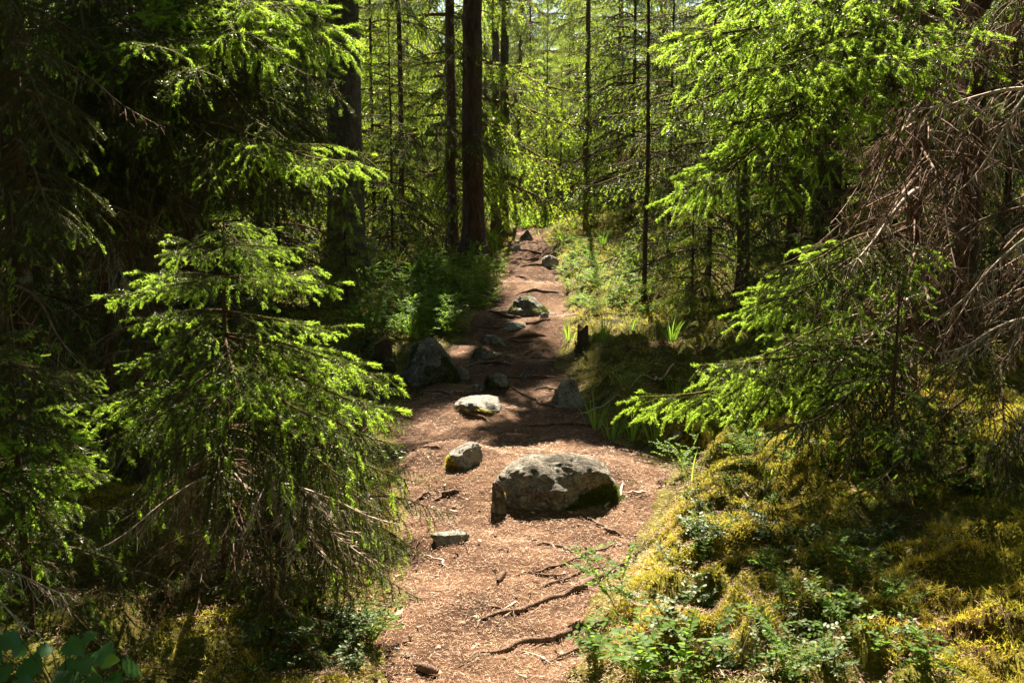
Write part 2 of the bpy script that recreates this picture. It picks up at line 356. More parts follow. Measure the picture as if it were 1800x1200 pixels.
rng = np.random.default_rng(11)
def rand_dirs(n, up, rng):
    D = rng.normal(size=(n, 3)); D[:, 2] = np.abs(D[:, 2]) * .5 + up; D /= np.linalg.norm(D, axis=1)[:, None]; return D
def scatter(n, y0, y1, rng, xs=.62, xo=.6, pw=1.0):
    y = np.exp(rng.random(n) ** pw * (math.log(y1) - math.log(y0)) + math.log(y0)); x = (rng.random(n) * 2 - 1) * (xs * y + xo); return x, y

# moss fronds
def moss(name, n, y0, y1, keep, mats, label, ln=.02, wd=.0045, seed=1):
    rng = np.random.default_rng(seed); x, y = scatter(n, y0, y1, rng); k = keep(x, y, rng); x = x[k]; y = y[k]
    D = rand_dirs(len(x), .7, rng); s = (y / 3.5) ** .8
    P = np.stack([x, y, H(x, y) - .004], -1)
    m = MB(); L = ln * s * (.5 + rng.random(len(x)))
    blades(m, P, D, L, wd * s, rng)
    side = np.cross(D, rng.normal(size=D.shape)); side /= np.linalg.norm(side, axis=1)[:, None]
    P2 = P + D * L[:, None] * .45
    for sg in (1, -1):
        blades(m, P2, D * .5 + side * sg * .8, L * .5, wd * s * .8, rng)
    return tag(m.build(name, mats), label, kind="stuff")
def near_moss(name, n, x0, x1, y0, y1, keep, mats, label, ln, wd, seed):
    rng = np.random.default_rng(seed); x = x0 + (x1 - x0) * rng.random(n); y = y0 + (y1 - y0) * rng.random(n); k = keep(x, y, rng) & (np.abs(x) < .54 * y + .3); x = x[k]; y = y[k]
    D = rand_dirs(len(x), .7, rng); P = np.stack([x, y, H(x, y) - .004], -1); m = MB(); L = ln * (.4 + rng.random(len(x))) * (.6 + .8 * fbm(x * 9, y * 9, 2, 6))
    blades(m, P, D, L, wd, rng); side = np.cross(D, rng.normal(size=D.shape)); side /= np.linalg.norm(side, axis=1)[:, None]
    for sg, q in ((1, .4), (-1, .55)): blades(m, P + D * L[:, None] * q, D * .5 + side * sg * .8, L * .5, wd * .8, rng)
    return tag(m.build(name, mats), label, kind="stuff")
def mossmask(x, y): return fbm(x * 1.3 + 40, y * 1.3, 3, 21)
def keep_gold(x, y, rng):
    d = pdist(x, y); lit = mossmask(x, y)  # random noise patches that pick the moss colour
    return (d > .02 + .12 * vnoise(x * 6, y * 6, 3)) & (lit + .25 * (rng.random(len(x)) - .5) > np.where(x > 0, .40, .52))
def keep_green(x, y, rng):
    d = pdist(x, y); lit = mossmask(x, y)  # same random noise patches, lower part for the green moss
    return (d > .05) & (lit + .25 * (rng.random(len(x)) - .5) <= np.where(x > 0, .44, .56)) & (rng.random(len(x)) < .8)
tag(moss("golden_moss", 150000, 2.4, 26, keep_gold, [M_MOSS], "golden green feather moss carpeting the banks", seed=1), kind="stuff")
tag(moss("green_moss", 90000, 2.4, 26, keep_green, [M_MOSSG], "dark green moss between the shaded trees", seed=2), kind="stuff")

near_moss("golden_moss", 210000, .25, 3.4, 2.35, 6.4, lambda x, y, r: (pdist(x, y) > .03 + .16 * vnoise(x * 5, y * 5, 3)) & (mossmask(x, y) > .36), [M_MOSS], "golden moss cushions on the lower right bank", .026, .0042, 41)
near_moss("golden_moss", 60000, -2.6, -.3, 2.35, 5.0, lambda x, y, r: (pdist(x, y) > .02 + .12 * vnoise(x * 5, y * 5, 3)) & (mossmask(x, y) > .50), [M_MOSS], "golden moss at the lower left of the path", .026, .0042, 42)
MSP = [(G(u, v), r) for u, v, r in [(845, 748, .16), (800, 745, .10), (815, 838, .16), (780, 842, .12), (860, 870, .12), (850, 890, .08), (880, 905, .07), (1080, 885, .10), (835, 800, .12), (760, 680, .16), (700, 700, .2), (870, 690, .12), (900, 560, .2), (700, 740, .12), (1110, 845, .06), (860, 830, .12), (790, 800, .1)]]
def mossspot(x, y, r):
    w = sum(np.exp(-((x - p.x) / (q * 1.35)) ** 2 - ((y - p.y) / q) ** 2) for p, q in MSP); return w * (.5 + fbm(x * 12, y * 12, 3, 91)) > .55
near_moss("trail_moss", 260000, -1.1, 1.0, 4.4, 11.5, mossspot, [M_MOSSG], "thin olive moss round the stones of the footpath", .013, .003, 44)
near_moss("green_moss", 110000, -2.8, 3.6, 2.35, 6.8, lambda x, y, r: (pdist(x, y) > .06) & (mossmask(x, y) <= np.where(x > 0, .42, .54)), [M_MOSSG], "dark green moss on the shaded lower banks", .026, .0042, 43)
# needle litter on the path and around it
x, y = scatter(330000, 2.4, 20, rng, .40, .25); dd = pdist(x, y)
k = ((dd < .03) & (rng.random(len(x)) < np.where(dd < -.22, .6, 1.15) * (.14 + 1.2 * sstep(.40, .66, fbm(x * 2.6 + 9, y * 2.0, 4, 55))))) | ((rng.random(len(x)) < .75) & (dd < .2)) | ((rng.random(len(x)) < .3) & (dd < .8)) | (rng.random(len(x)) < .2); x = x[k]; y = y[k]
a = rng.random(len(x)) * 6.28; D = np.stack([np.cos(a), np.sin(a), (rng.random(len(x)) - .35) * .35], -1)
s = (y / 3.5) ** .7; zz = H(x, y) + .012 + np.where(pdist(x, y) > .1, .012, 0)
m = MB(); blades(m, np.stack([x, y, zz], -1), D, .019 * s * (.6 + .8 * rng.random(len(x))), .0015 * s, rng, side=np.tile([0, 0, 1.], (len(x), 1)) + rng.normal(size=(len(x), 3)) * .4)
tag(m.build("needle_litter", [M_LIT]), "fallen brown spruce needles strewn over the footpath", kind="stuff")

# ------------------------------------------------------------------ spruce boughs
def curve(p0, d0, L, n, bend, rng, wob=.06, turn=0):
    """polyline leaving p0 along d0; bend = list of dz change per unit"""
    p = [np.array(p0, float)]; d = np.array(d0, float); d /= np.linalg.norm(d); st = L / n
    for k in range(n):
        d = d + np.array([0, 0, bend(k / n)]) / n + rng.normal(size=3) * wob / math.sqrt(n)
        if turn: d = d + np.array([-d[1], d[0], 0]) * turn / n
        d /= np.linalg.norm(d); p.append(p[-1] + d * st)
    return np.array(p)

def bough(seed, lod=0, style="live", new=.6, size=1.0, tipk=1.0):
    """bough of unit length whose shoots, needles and fresh tips keep their real size when it is scaled to size metres"""
    rng = np.random.default_rng(seed); mb = MB(); segs = []; S_ = size
    dead = style == "dead"
    hang = {"live": -.8, "young": -.25, "dead": -.9, "weep": -1.5}[style]
    main = curve((0, 0, 0), (1, 0, .22 if style != "young" else .12), 1.0, 12, lambda t: (hang * .9 if t < .6 else .9), rng, .10)
    v = main[-1]; ang = math.atan2(v[2], v[0]); scl = 1 / math.hypot(v[0], v[2])
    woods = [(main, .0085 / S_ ** .4, .0016 / S_ ** .4)]
    nside = [int(13 + 16 * S_), 22, 13][lod]
    if dead: nside = 22
    def P_at(poly, t):
        q = t * (len(poly) - 1); i = min(int(q), len(poly) - 2); f = q - i
        d = poly[i + 1] - poly[i]; return poly[i] * (1 - f) + poly[i + 1] * f, d / np.linalg.norm(d)
    def need(poly, t0, tip=True):
        n = len(poly) - 1
        for i in range(n):
            if (i + .5) / n >= t0: segs.append((poly[i], poly[i + 1], 0))
        if tip and lod < 2 and rng.random() < new:
            d = poly[-1] - poly[-2]; d = d / np.linalg.norm(d); L = (.014 + .040 * rng.random() ** 1.3) * tipk / S_ * (1 if lod == 0 else 1.3)
            q = curve(poly[-1], d + np.array([0, 0, -.02 if style == 'young' else -.12]) + rng.normal(size=3) * .14, L, 2, lambda t: -.15 if style == 'young' else -.6, rng, .25)
            segs.append((q[0], q[1], 1)); segs.append((q[1], q[2], 1))
    need(main, .25 if style != "young" else .1)
    for k in range(nside):
        t = .1 + .88 * (k + rng.random() * .6) / nside
        if dead and rng.random() < .2: continue
        if lod == 0 and not dead and rng.random() < .12: continue
        sg = 1 if k % 2 else -1
        if rng.random() < .12: sg = -sg
        ln = (.46 * (1 - t) ** .8 + .05) * (.55 + .65 * rng.random()) * min(1, .45 + t * 2.5)
        if dead: ln *= .8 * (.4 + rng.random())
        p, d = P_at(main, t); sidev = np.array([-d[1], d[0], 0]) * sg; a = R(46 + 16 * rng.random())
        d0 = d * math.cos(a) + sidev * math.sin(a) + np.array([0, 0, (-.1 if style == "young" else -.3) + rng.normal() * .16 - (.3 if style == "weep" else 0)])
        ns = [5, 4, 3][lod]; hg = hang * (.5 + .5 * rng.random())
        poly = curve(p, d0, ln, ns, lambda q: hg if q < .7 else hg * .2, rng, .12 if not dead else .3, -sg * .5)
        woods.append((poly, .0035 / S_ ** .3, .0011 / S_ ** .3)); need(poly, .0 if t > .25 else .3)
        if lod == 2: continue
        nsub = int(ln / (.034 / S_ if lod == 0 else .07))
        if dead: nsub = int(ln / .06)
        for j in range(nsub):
            tt = .14 + .82 * (j + rng.random() * .5) / max(nsub, 1); sl = (ln * .42 * (1 - tt) + .022 / S_) * (.6 + .7 * rng.random())
            p2, d2 = P_at(poly, tt); s2 = np.array([-d2[1], d2[0], 0]) * (1 if j % 2 else -1)
            d3 = d2 * .75 + s2 * .65 + np.array([0, 0, rng.normal() * .15 - .12 - (.5 if style == "weep" else 0)])
            sub = curve(p2, d3, sl, 2 if not dead else 3, lambda q: hang * .5, rng, .1 if not dead else .45)
            if lod == 0 or dead: woods.append((sub, .0018 / S_ ** .45, .0008 / S_ ** .45))
            need(sub, 0)
    for poly, r0, r1 in woods:
        k = [1, 1.6, 2.2][lod]
        if len(poly) > 9: tube(mb, poly, np.linspace(r0, r1, len(poly)) * k, 5 if lod == 0 else 4, 0)
        elif lod < 2: tube(mb, poly, np.linspace(r0, r1, len(poly)) * k, 3, 0, cap=False)
    if not dead:
        A = np.array([q[0] for q in segs]); B = np.array([q[1] for q in segs]); Nw = np.array([q[2] for q in segs]); Ls = np.linalg.norm(B - A, axis=1); Dn = (B - A) / Ls[:, None]
        for isn in (0, 1):
            w = Nw == isn
            if not w.any(): continue
            sp, nl, nw = [(.0013 / S_, .0125 / S_, .0019 / S_), (.0075, .028, .0055), (.016, .075, .036)][lod]
            if isn: sp *= .42; nw *= 1.15; nl *= 1.0
            if isn and lod: sp *= 1.4
            cnt = np.maximum((Ls[w] / sp).astype(int), 1); idx = np.repeat(np.arange(w.sum()), cnt)
            a_ = A[w][idx]; b_ = B[w][idx]; dn = Dn[w][idx]; t = rng.random(len(idx))[:, None]
            pp = a_ + (b_ - a_) * t
            rad = rng.normal(size=(len(idx), 3)); rad -= dn * (rad * dn).sum(1)[:, None]; rad[:, 2] += .25
            rad /= np.linalg.norm(rad, axis=1)[:, None]
            phi = (R(52) if not isn else R(42)) + rng.normal(size=len(idx)) * .2
            DD = dn * np.cos(phi)[:, None] + rad * np.sin(phi)[:, None]
            blades(mb, pp, DD, nl * (.75 + .4 * rng.random(len(idx))), nw, rng, 2 if isn else 1)
    arr = list(mb.arrays()); c, s_ = math.cos(-ang), math.sin(-ang); Rm = np.array([[c, 0, -s_], [0, 1, 0], [s_, 0, c]]) * scl
    arr[0] = arr[0] @ Rm.T
    return tuple(arr)

MS0 = [M_TWIG, M_OLD, M_NEW]
B_LIVE = [bough(100 + k, 0, "live", .20, 1.15) for k in range(5)]
B_YOUNG = [bough(120 + k, 0, "young", .55, 1.15) for k in range(5)]
B_WEEP = [bough(140 + k, 0, "weep", .14, 1.15) for k in range(3)]
B_TIP = [bough(460 + k, 0, "young", .95, 1.15, 1.75) for k in range(4)]
S_LIVE = [bough(400 + k, 0, "live", .2, .42) for k in range(4)]
S_YOUNG = [bough(420 + k, 0, "young", .6, .42) for k in range(5)]
S_WEEP = [bough(440 + k, 0, "weep", .12, .42) for k in range(3)]
B_DEAD = [bough(160 + k, 0, "dead") for k in range(6)]
B_PALE = [bough(180 + k, 0, "dead", .5, .22) for k in range(4)]
B_MID = [bough(200 + k, 1, "live", .6) for k in range(5)]
B_CAN = [bough(240 + k, 2, "live", .3) for k in range(5)]
ME = {}
for nm, L_, ms in (("live", B_LIVE, MS0), ("young", B_YOUNG, MS0), ("weep", B_WEEP, MS0), ("tip", B_TIP, MS0), ("small live", S_LIVE, MS0), ("small young", S_YOUNG, MS0), ("small weep", S_WEEP, MS0), ("dead", B_DEAD, [M_DEAD] * 3), ("pale", B_PALE, [M_PALE] * 3)):
    ME[nm] = [arr_mesh("branch", a_, ms) for a_ in L_]

def bmat(P0, P1, width=1.0, roll=0.0, thick=1.0):
    P0 = Vector(P0); P1 = Vector(P1); x = P1 - P0; s = x.length; x.normalize()
    y = Vector((0, 0, 1)).cross(x)
    if y.length < .05: y = Vector((0, 1, 0))
    y.normalize(); z = x.cross(y)
    Rm = Matrix((x, y, z)).transposed().to_4x4()
    return Matrix.Translation(P0) @ Rm @ Matrix.Rotation(roll, 4, 'X') @ Matrix.Diagonal((s, s * width, s * thick, 1))
_rr = random.Random(5)
def add_bough(parent, kind, P0, P1, width=1.0, roll=0.0, name=None, which=None):
    if kind in ("live", "young", "weep") and (Vector(P1) - Vector(P0)).length < .75: me = ME["small " + kind]; me = me[_rr.randrange(len(me))]
    else: me = ME[kind][which if which is not None else _rr.randrange(len(ME[kind]))]
    return link(name or ("dead_branch" if kind in ("dead", "pale") else "branch"), me, parent, bmat(P0, P1, width, roll))

def trunk_mesh(h, r0, r1, lean=(0, 0), seed=0, sides=14, flare=1.5, top_z=None, base=-.15, wob=.02, mats=None):
    rng = np.random.default_rng(seed); n = max(10, int(h / .22)); n = min(n, 60); t = np.linspace(0, 1, n); z = base + (h - base) * t ** 1.15
    px = lean[0] * z + wob * np.cumsum(rng.normal(size=n)) * .3; py_ = lean[1] * z + wob * np.cumsum(rng.normal(size=n)) * .3
    px -= px[0]; py_ -= py_[0]
    r = r0 + (r1 - r0) * (z - base) / (h - base); zz = np.maximum(z, 0)
    r = r * (1 + (flare - 1) * np.exp(-zz / (.9 * r0 + .08)))
    th = np.arange(sides) * 2 * np.pi / sides
    lob = 1 + .22 * np.exp(-zz / (r0 * 1.3 + .05))[:, None] * np.cos(th * 5 + seed)[None] + .05 * (rng.random((n, sides)) - .5)
    v = np.stack([px[:, None] + r[:, None] * lob * np.cos(th), py_[:, None] + r[:, None] * lob * np.sin(th), z[:, None] * np.ones(sides)], -1).reshape(-1, 3)
    i = np.arange(n - 1)[:, None] * sides; j = np.arange(sides)[None]; j2 = (j + 1) % sides
    mb = MB(); mb.add(v, np.stack([i + j, i + j2, i + sides + j2, i + sides + j], -1).reshape(-1, 4))
    return mb, (z, px, py_, r)

# ------------------------------------------------------------------ openings cut in the unseen canopy to place sun patches: (point, radius)
GAPS = []
def gap(P, r): GAPS.append((np.array(P), r))
for u, v, r in [(900, 1010, .33), (800, 1060, .28), (960, 950, .30), (790, 930, .25), (740, 830, .20), (735, 770, .22), (1130, 840, .16), (1000, 796, .10), (940, 800, .08), (1060, 805, .08),
                (845, 712, .14), (820, 790, .15), (1230, 870, .5), (1190, 950, .45), (1330, 930, .6), (1300, 1040, .55), (1220, 1110, .45), (1420, 1000, .45), (1420, 1150, .4), (1450, 1070, .25), (1130, 1130, .2), (640, 1160, .2), (560, 1150, .2), (1560, 1160, .2),
                (930, 490, .5), (960, 460, .5), (720, 470, .6), (780, 450, .5), (870, 440, .5), (1060, 510, 1.1), (1040, 450, 1.4), (1090, 560, .6), (1150, 520, .6), (1000, 410, 1.2), (870, 420, .8), (700, 440, .8), (960, 570, .25), (1250, 600, .3), (560, 520, .3)]:
    gap(G(u, v), r)
for u, v, Y_, r in [(450, 430, 3.8, .22), (530, 520, 3.8, .25), (400, 520, 3.8, .25), (260, 520, 3.8, .12), (600, 640, 3.7, .22), (500, 630, 3.7, .15), (660, 680, 3.6, .2), (600, 760, 3.6, .12),
                    (560, 260, 4.8, .3), (490, 20, 5.6, .5), (540, 30, 5.6, .35), (430, 10, 5.6, .3), (500, 130, 5, .15), (260, 40, 4.5, .12), (660, 840, 3.6, .12), 
                    (1300, 60, 5.0, .5), (1450, 60, 5, .4), (1350, 250, 5, .35), (1500, 200, 5, .35), (1250, 320, 5, .3), (1440, 480, 4.8, .3), (1350, 640, 4.8, .35), (1250, 740, 4.5, .25), (1500, 600, 5, .25),
                    (1700, 190, 4.8, .6), (1600, 300, 5.2, .4), (1680, 520, 4.6, .5), (1750, 450, 4.5, .45), (1700, 60, 5, .25), (620, 640, 3.6, .2), (1560, 760, 5, .25), (1600, 300, 6.2, .6), (1650, 480, 6.4, .5), (1560, 420, 6.4, .5), (1620, 620, 6, .35), (1700, 650, 5, .2), (1540, 560, 6, .4),
                    (640, 100, 14, .8), (740, 200, 17, 1.5), (720, 60, 18, 1.6), (960, 60, 20, 1.8), (1000, 200, 22, 2), (1100, 150, 20, 1.8), (940, 300, 24, 1.8), (1200, 60, 15, 1.0), (1150, 300, 14, .8), (880, 100, 26, 2), (1080, 40, 26, 2.4), (780, 100, 26, 2.4), (720, 330, 20, 1.4), (1230, 430, 12, .8), (1400, 60, 22, 2), (1600, 120, 22, 2), (500, 200, 24, 1.8), (1350, 400, 18, 1)]:
    gap(at(u, v, Y_), r)
_g = random.Random(31)
for _ in range(46): gap(at(_g.uniform(480, 1450), _g.uniform(20, 340), _g.uniform(17, 36)), _g.uniform(.6, 1.7))
gap(G(745, 606), .4); gap(G(1000, 690), .16); gap(at(745, 620, 9.0), .35)
GP = np.array([g[0] for g in GAPS]); GR = np.array([g[1] for g in GAPS]); SV = np.array(SUNV)
def blocked(c, rad):
    """does something of radius rad at c stand between the sun and a sunlit spot"""
    w = c[None] - GP; t = w @ SV; dd = np.linalg.norm(w - t[:, None] * SV, axis=1)
    return bool(np.any((t > .8) & (dd < GR + rad)))

CROWNS = []
def canopy(mb, x, y, z0, z1, rmax, n, rng, lod=B_CAN, gaps=True, zc=.0):  # unseen crown boughs, left out where they would cover a sun patch
    ga = rng.random() * 6.28
    for k in range(n):
        t = (k + rng.random()) / n; z = z0 + (z1 - z0) * t; rr = rmax * (1 - t) ** .75 * (.75 + .4 * rng.random()) + .25
        ga += 2.4 + rng.normal() * .3
        put_canopy_bough(mb, Vector((x, y, z)), Vector((x + math.cos(ga) * rr, y + math.sin(ga) * rr, z - .22 * rr + rng.normal() * .12 * rr)), rng)
def put_canopy_bough(mb, P0, P1, rng):
    rr = (P1 - P0).length
    for P in (P0.lerp(P1, .2), P0.lerp(P1, .6), P1):        # shade-casting canopy boughs are kept unseen: none hangs into view
        dx, dy, dz = P.x, P.y, P.z - .28 * rr - CAM_H; cz = dy * math.cos(PITCH) - dz * math.sin(PITCH)
        if cz > .2:
            v_ = 600 - FPX * (dz * math.cos(PITCH) + dy * math.sin(PITCH)) / cz; u_ = 900 + FPX * dx / cz; mg = .45 * rr * FPX / cz
            if v_ > -20 and -mg < u_ < 1800 + mg: return False
    for q in (.25, .5, .75, .95):
        if blocked(np.array(P0.lerp(P1, q)), rr * .10): return False
    mb.add_arrays(B_CAN[rng.integers(len(B_CAN))], bmat(P0, P1, .8, rng.normal() * .2)); return True
def tall_tree(u, v, Y_, dia, h, crown0, label, bark, seed, rmax=2.2, lean=(0, 0), n=95, dead=8, name="spruce_tree", xy=None, low=0, group=None, cat="tree", thr=.5):
    if xy is None: P = at(u, v, Y_); x, y = P.x, P.y
    else: x, y = xy
    z = Hs(x, y); root = empty(name, (x, y, z)); tag(root, label, cat, group); rg = np.random.default_rng(seed)
    mbt, (tz, tx, ty, tr) = trunk_mesh(h, dia / 2, dia * .12, lean, seed, 20 if dia > .2 else 12, 1.45)
    t = mbt.build("trunk", [bark], root, smooth=True)
    def ax(zq): return Vector((x + np.interp(zq, tz, tx), y + np.interp(zq, tz, ty), z + zq))
    mb = MB(); a = ax((crown0 + h) / 2)
    canopy(mb, a.x, a.y, z + crown0, z + h * .99, rmax, n, rg)
    CROWNS.append((root, mb, ax, z + crown0, z + h * .97, x, y, z))
    for k in range(dead):
        zq = .9 + (crown0 - .9) * min(1, rg.random()); an = rg.random() * 6.28; L_ = .35 + .75 * rg.random(); p0 = ax(min(zq, 5.5))
        add_bough(root, "dead", p0, p0 + Vector((math.cos(an) * L_, math.sin(an) * L_, -.25 * L_ + rg.normal() * .1)), .7)
    for k in range(low):
        zq = 1.2 + 2.8 * rg.random(); an = rg.random() * 6.28; L_ = .6 + .8 * rg.random(); p0 = ax(zq)
        add_bough(root, "live", p0, p0 + Vector((math.cos(an) * L_, math.sin(an) * L_, -.35 * L_)), 1)
    return root, ax

tall_tree(606, 300, 12.2, .44, 19, 4.9, "thickest grey-barked spruce trunk standing left of the path", M_BARK_GREY, 1, 2.6, (.0, 0), dead=12)
tall_tree(530, 200, 14.5, .26, 17, 5.2, "dark trunk just left of and behind the thickest trunk", M_BARK_GREY, 2, 2.2, dead=7)
tall_tree(797, 300, 15.6, .155, 14, 5.4, "slender straight dark trunk close left of the reddish trunk", M_BARK_THIN, 3, 1.7, dead=10, low=8)
tall_tree(831, 300, 15.0, .32, 18, 5.4, "reddish-brown trunk beside the bend of the path", M_BARK_RED, 4, 2.4, dead=10, low=4)
tall_tree(871, 300, 18.5, .15, 15, 5.6, "left stem of the twin dark trunks right of the reddish trunk", M_BARK_GREY, 5, 1.7, (.004, 0), dead=8, low=5)
tall_tree(886, 300, 18.2, .17, 16, 5.6, "right stem of the twin dark trunks right of the reddish trunk", M_BARK_GREY, 6, 1.8, (-.003, 0), dead=8, low=5)
tall_tree(707, 300, 14.6, .085, 10, 5.0, "thin dark pole-like trunk between the thickest and the slender trunk", M_BARK_THIN, 7, 1.3, dead=10, low=8, n=45)
tall_tree(1032, 250, 18.8, .105, 12, 5.2, "thin bare trunk standing behind the head of the path", M_BARK_THIN, 8, 1.5, dead=8, low=8, n=45)
tall_tree(913, 250, 20.5, .09, 11, 5.4, "thin dark trunk just left of the head of the path", M_BARK_THIN, 9, 1.4, dead=8, low=7, n=40)
tall_tree(1137, 350, 10.6, .052, 5.6, 2.4, "lichen-grey sapling stem on the right bank beyond the stump", M_BARK_THIN, 10, .8, dead=12, low=2, n=22, cat="tree")
tall_tree(1088, 250, 24, .13, 14, 6, "far trunk between the thin bare trunk and the lichen-grey sapling", M_BARK_RED, 11, 1.8, dead=3)
tall_tree(1305, 400, 9.8, .125, 12, 4.6, "dark trunk left of the long low live boughs on the right", M_BARK_THIN, 12, 1.7, (.003, 0), dead=16, low=2)
tall_tree(1400, 300, 12, .15, 14, 5, "narrow black-brown trunk left of the reddish trunk behind the right boughs", M_BARK_THIN, 13, 1.8, dead=10)
tall_tree(1452, 300, 10.5, .21, 16, 4.9, "stout reddish trunk half hidden behind the right boughs", M_BARK_RED, 14, 2.1, dead=14)
RT, RAX = tall_tree(1614, 300, 6.2, .105, 11, 3.6, "upright trunk hung with dead twigs near the right edge", M_BARK_THIN, 15, 1.5, dead=34)
RT2, RAX2 = tall_tree(1700, 300, 7.2, .16, 13, 4.0, "dark trunk behind the tangle of twigs right of the twig-hung trunk", M_BARK_THIN, 16, 1.9, (.01, 0), dead=30)
RT3, RAX3 = tall_tree(1860, 500, 5.2, .14, 12, 3.4, "spruce at the right edge that carries the pale dead branches", M_BARK_THIN, 17, 1.8, dead=20)
LT, LAX = tall_tree(163, 200, 6.4, .10, 11, 3.8, "dark trunk in deep shade near the left edge", M_BARK_THIN, 18, 1.7, dead=18)
LT2, LAX2 = tall_tree(20, 300, 5.0, .12, 12, 3.4, "shaded spruce at the left edge with low twiggy boughs", M_BARK_THIN, 19, 1.9, dead=16)
LT3, LAX3 = tall_tree(330, 300, 8.4, .13, 13, 4.2, "dark trunk hidden among boughs between the left edge and the thickest trunk", M_BARK_THIN, 20, 1.9, dead=20)
rg = random.Random(77)
FILL = [(-3.6, 3.2), (-4.8, 7.5), (-6.9, 10.5), (-5.2, 13.5), (-3.4, 17.5), (-9.8, 17), (-7.5, 23), (3.9, 4.2), (5.2, 8.2), (3.4, 11.0), (7.4, 11.5), (5.6, 15.5), (3.2, 14.5), (9.4, 16.5), (7.4, 23), (2.6, 19), (-1.2, 26), (-3.6, 31), (5.6, 31)]  # tall spruces set back; those out of view are added for their shade
for k, (x, y) in enumerate(FILL):
    big = rg.random()
    tall_tree(0, 0, 0, .14 + .12 * big, 13 + 5 * big, max(4.0, 1.7 + y * .22), "tall spruce trunk standing back among the undergrowth, crown set for shade", [M_BARK_THIN, M_BARK_GREY, M_BARK_RED][k % 3], 40 + k, 2.0 + .4 * big, xy=(x, y), lean=(rg.uniform(-.03, .03), rg.uniform(-.02, .02)), n=80 if y < 16 else 45, dead=6 if y < 26 else 0, group="tall spruces standing back from the path")

SHADE = [G(u, v) for u, v in [(900, 1185), (820, 1190), (960, 1150), (1000, 1090), (860, 880), (930, 900), (1010, 890), (1090, 900), (1040, 830), (950, 770), (1040, 760), (1000, 775), (960, 790), (900, 780), (1060, 800), (1090, 780), (870, 760), (750, 920), (850, 1090), (920, 1110), (720, 1000), (980, 1040), (920, 730), (900, 690), (860, 670), (740, 720), (950, 650), (880, 640), (830, 620), (900, 610), (860, 590), (930, 590), (850, 560), (900, 545), (970, 530), 
    (500, 560), (400, 600), (300, 640), (200, 640), (450, 520), (550, 620), (350, 560), (100, 640), (560, 480), (450, 470), (350, 1040), (500, 1040), (250, 1060), (420, 1060), (520, 960), (650, 600), (800, 540), (680, 520), (830, 510), (870, 500), (620, 700), (1050, 640), (1120, 640), (1180, 660), (1100, 700), (1200, 720), (1280, 700), (1060, 720), (1500, 900), (1600, 950), (1700, 1000), (1620, 1060), (1420, 850), (1700, 1120), (300, 1150), (200, 1100), (100, 1000), (300, 1000), (420, 1000), (150, 900), (50, 1100), (400, 1120), (350, 900), (150, 750), (450, 1100), (940, 430), (1240, 660), (1350, 900)]]
SHADE += [at(u, v, Y_) for u, v, Y_ in [(300, 800, 3.5), (400, 760, 3.4), (250, 720, 3.6), (200, 760, 3.6), (500, 800, 3.4), (350, 700, 3.4), (450, 850, 3.4), (550, 850, 3.5), (30, 700, 3.2), (60, 800, 3.2), (100, 760, 3.2), (400, 340, 5.5), (450, 300, 5.5), (350, 250, 5.5), (250, 320, 5.2), (1550, 800, 4.8), (1450, 780, 4.6), (1600, 860, 4.5), (1700, 900, 4.4), (1750, 760, 4.6), (1650, 560, 6.5), (100, 500, 5.4), (200, 560, 5.4), (60, 400, 5), (150, 350, 5), (100, 200, 5.2), (220, 250, 5.2), (330, 330, 6), (60, 100, 5), (160, 40, 6), (250, 420, 6), (50, 580, 5), (300, 150, 6), (200, 150, 6), (605, 150, 12), (610, 300, 12), (610, 420, 12), (570, 400, 10), (500, 330, 9), (450, 200, 7), (380, 100, 7), (200, 850, 3.7), (300, 900, 3.6), (400, 950, 3.8), (100, 850, 3.3), (1750, 700, 5), (1700, 620, 5), (1650, 800, 5), (1600, 700, 5.4), (1780, 900, 4.4), (1500, 500, 7), (1400, 560, 6), (1500, 420, 7), (1750, 330, 6), (1720, 150, 6), (1500, 700, 5), (1400, 700, 5), (1200, 480, 9), (1200, 560, 9), (830, 200, 15), (830, 350, 15), (797, 200, 15.6), (880, 250, 18), (950, 350, 20), (420, 300, 5.2), (380, 420, 5)]]
for k, (x, y) in enumerate([(-1.9, -2.6), (1.6, -3.4), (-3.6, -.6), (3.5, -.3), (0.1, -5.6), (-3.2, -4.6), (3.9, -4.4), (-5.4, 1.6), (5.4, 1.9), (-5.8, -2.6), (6.0, -2.2), (-1.8, -8), (2.4, -8.2), (5.8, -7), (-5.6, -7), (-6.6, 5.0), (6.9, 5.4), (-8.2, 8.6), (8.6, 8.8), (-8, 1.5), (8, 1.6)]):  # unseen trees added behind and beside the camera to cut sky fill light
    tall_tree(0, 0, 0, .2, 14 + (k * 37 % 5), 1.0 if abs(x) > .56 * y + 2.6 else 4.5, "unseen spruce added around the viewpoint to block sky light", M_BARK_THIN, 90 + k, 2.5, xy=(x, y), n=110, dead=0, group="unseen spruces added to block sky light")
rgs = np.random.default_rng(99); ALLB = []
def cover_shade():  # adds unseen boughs to the crowns so that chosen spots fall in shade
    for sp in SHADE:
        got = 0
        for tryk in range(110):
            if got >= 8: break
            t = 3.2 + 14 * rgs.random(); Q = Vector(sp) + SUNV * t + Vector(rgs.normal(size=3) * .25)
            best = None
            for c in CROWNS:
                root, mb_, ax_, z0, z1, x, y, zb = c; za = Q.z + .25
                if za < z0 or za > z1: continue
                A_ = ax_(za - zb); dd = math.hypot(A_.x - Q.x, A_.y - Q.y)
                if .3 < dd < 2.9 and (best is None or dd < best[0]): best = (dd, c, A_)
            if best is None: continue
            dd, c, A_ = best; dirv = Vector((Q.x - A_.x, Q.y - A_.y, 0)).normalized(); P1 = A_ + dirv * (dd * 1.5 + .2); P1.z = Q.z - .2 * dd
            if put_canopy_bough(c[1], A_, P1, rgs): got += 1
cover_shade()
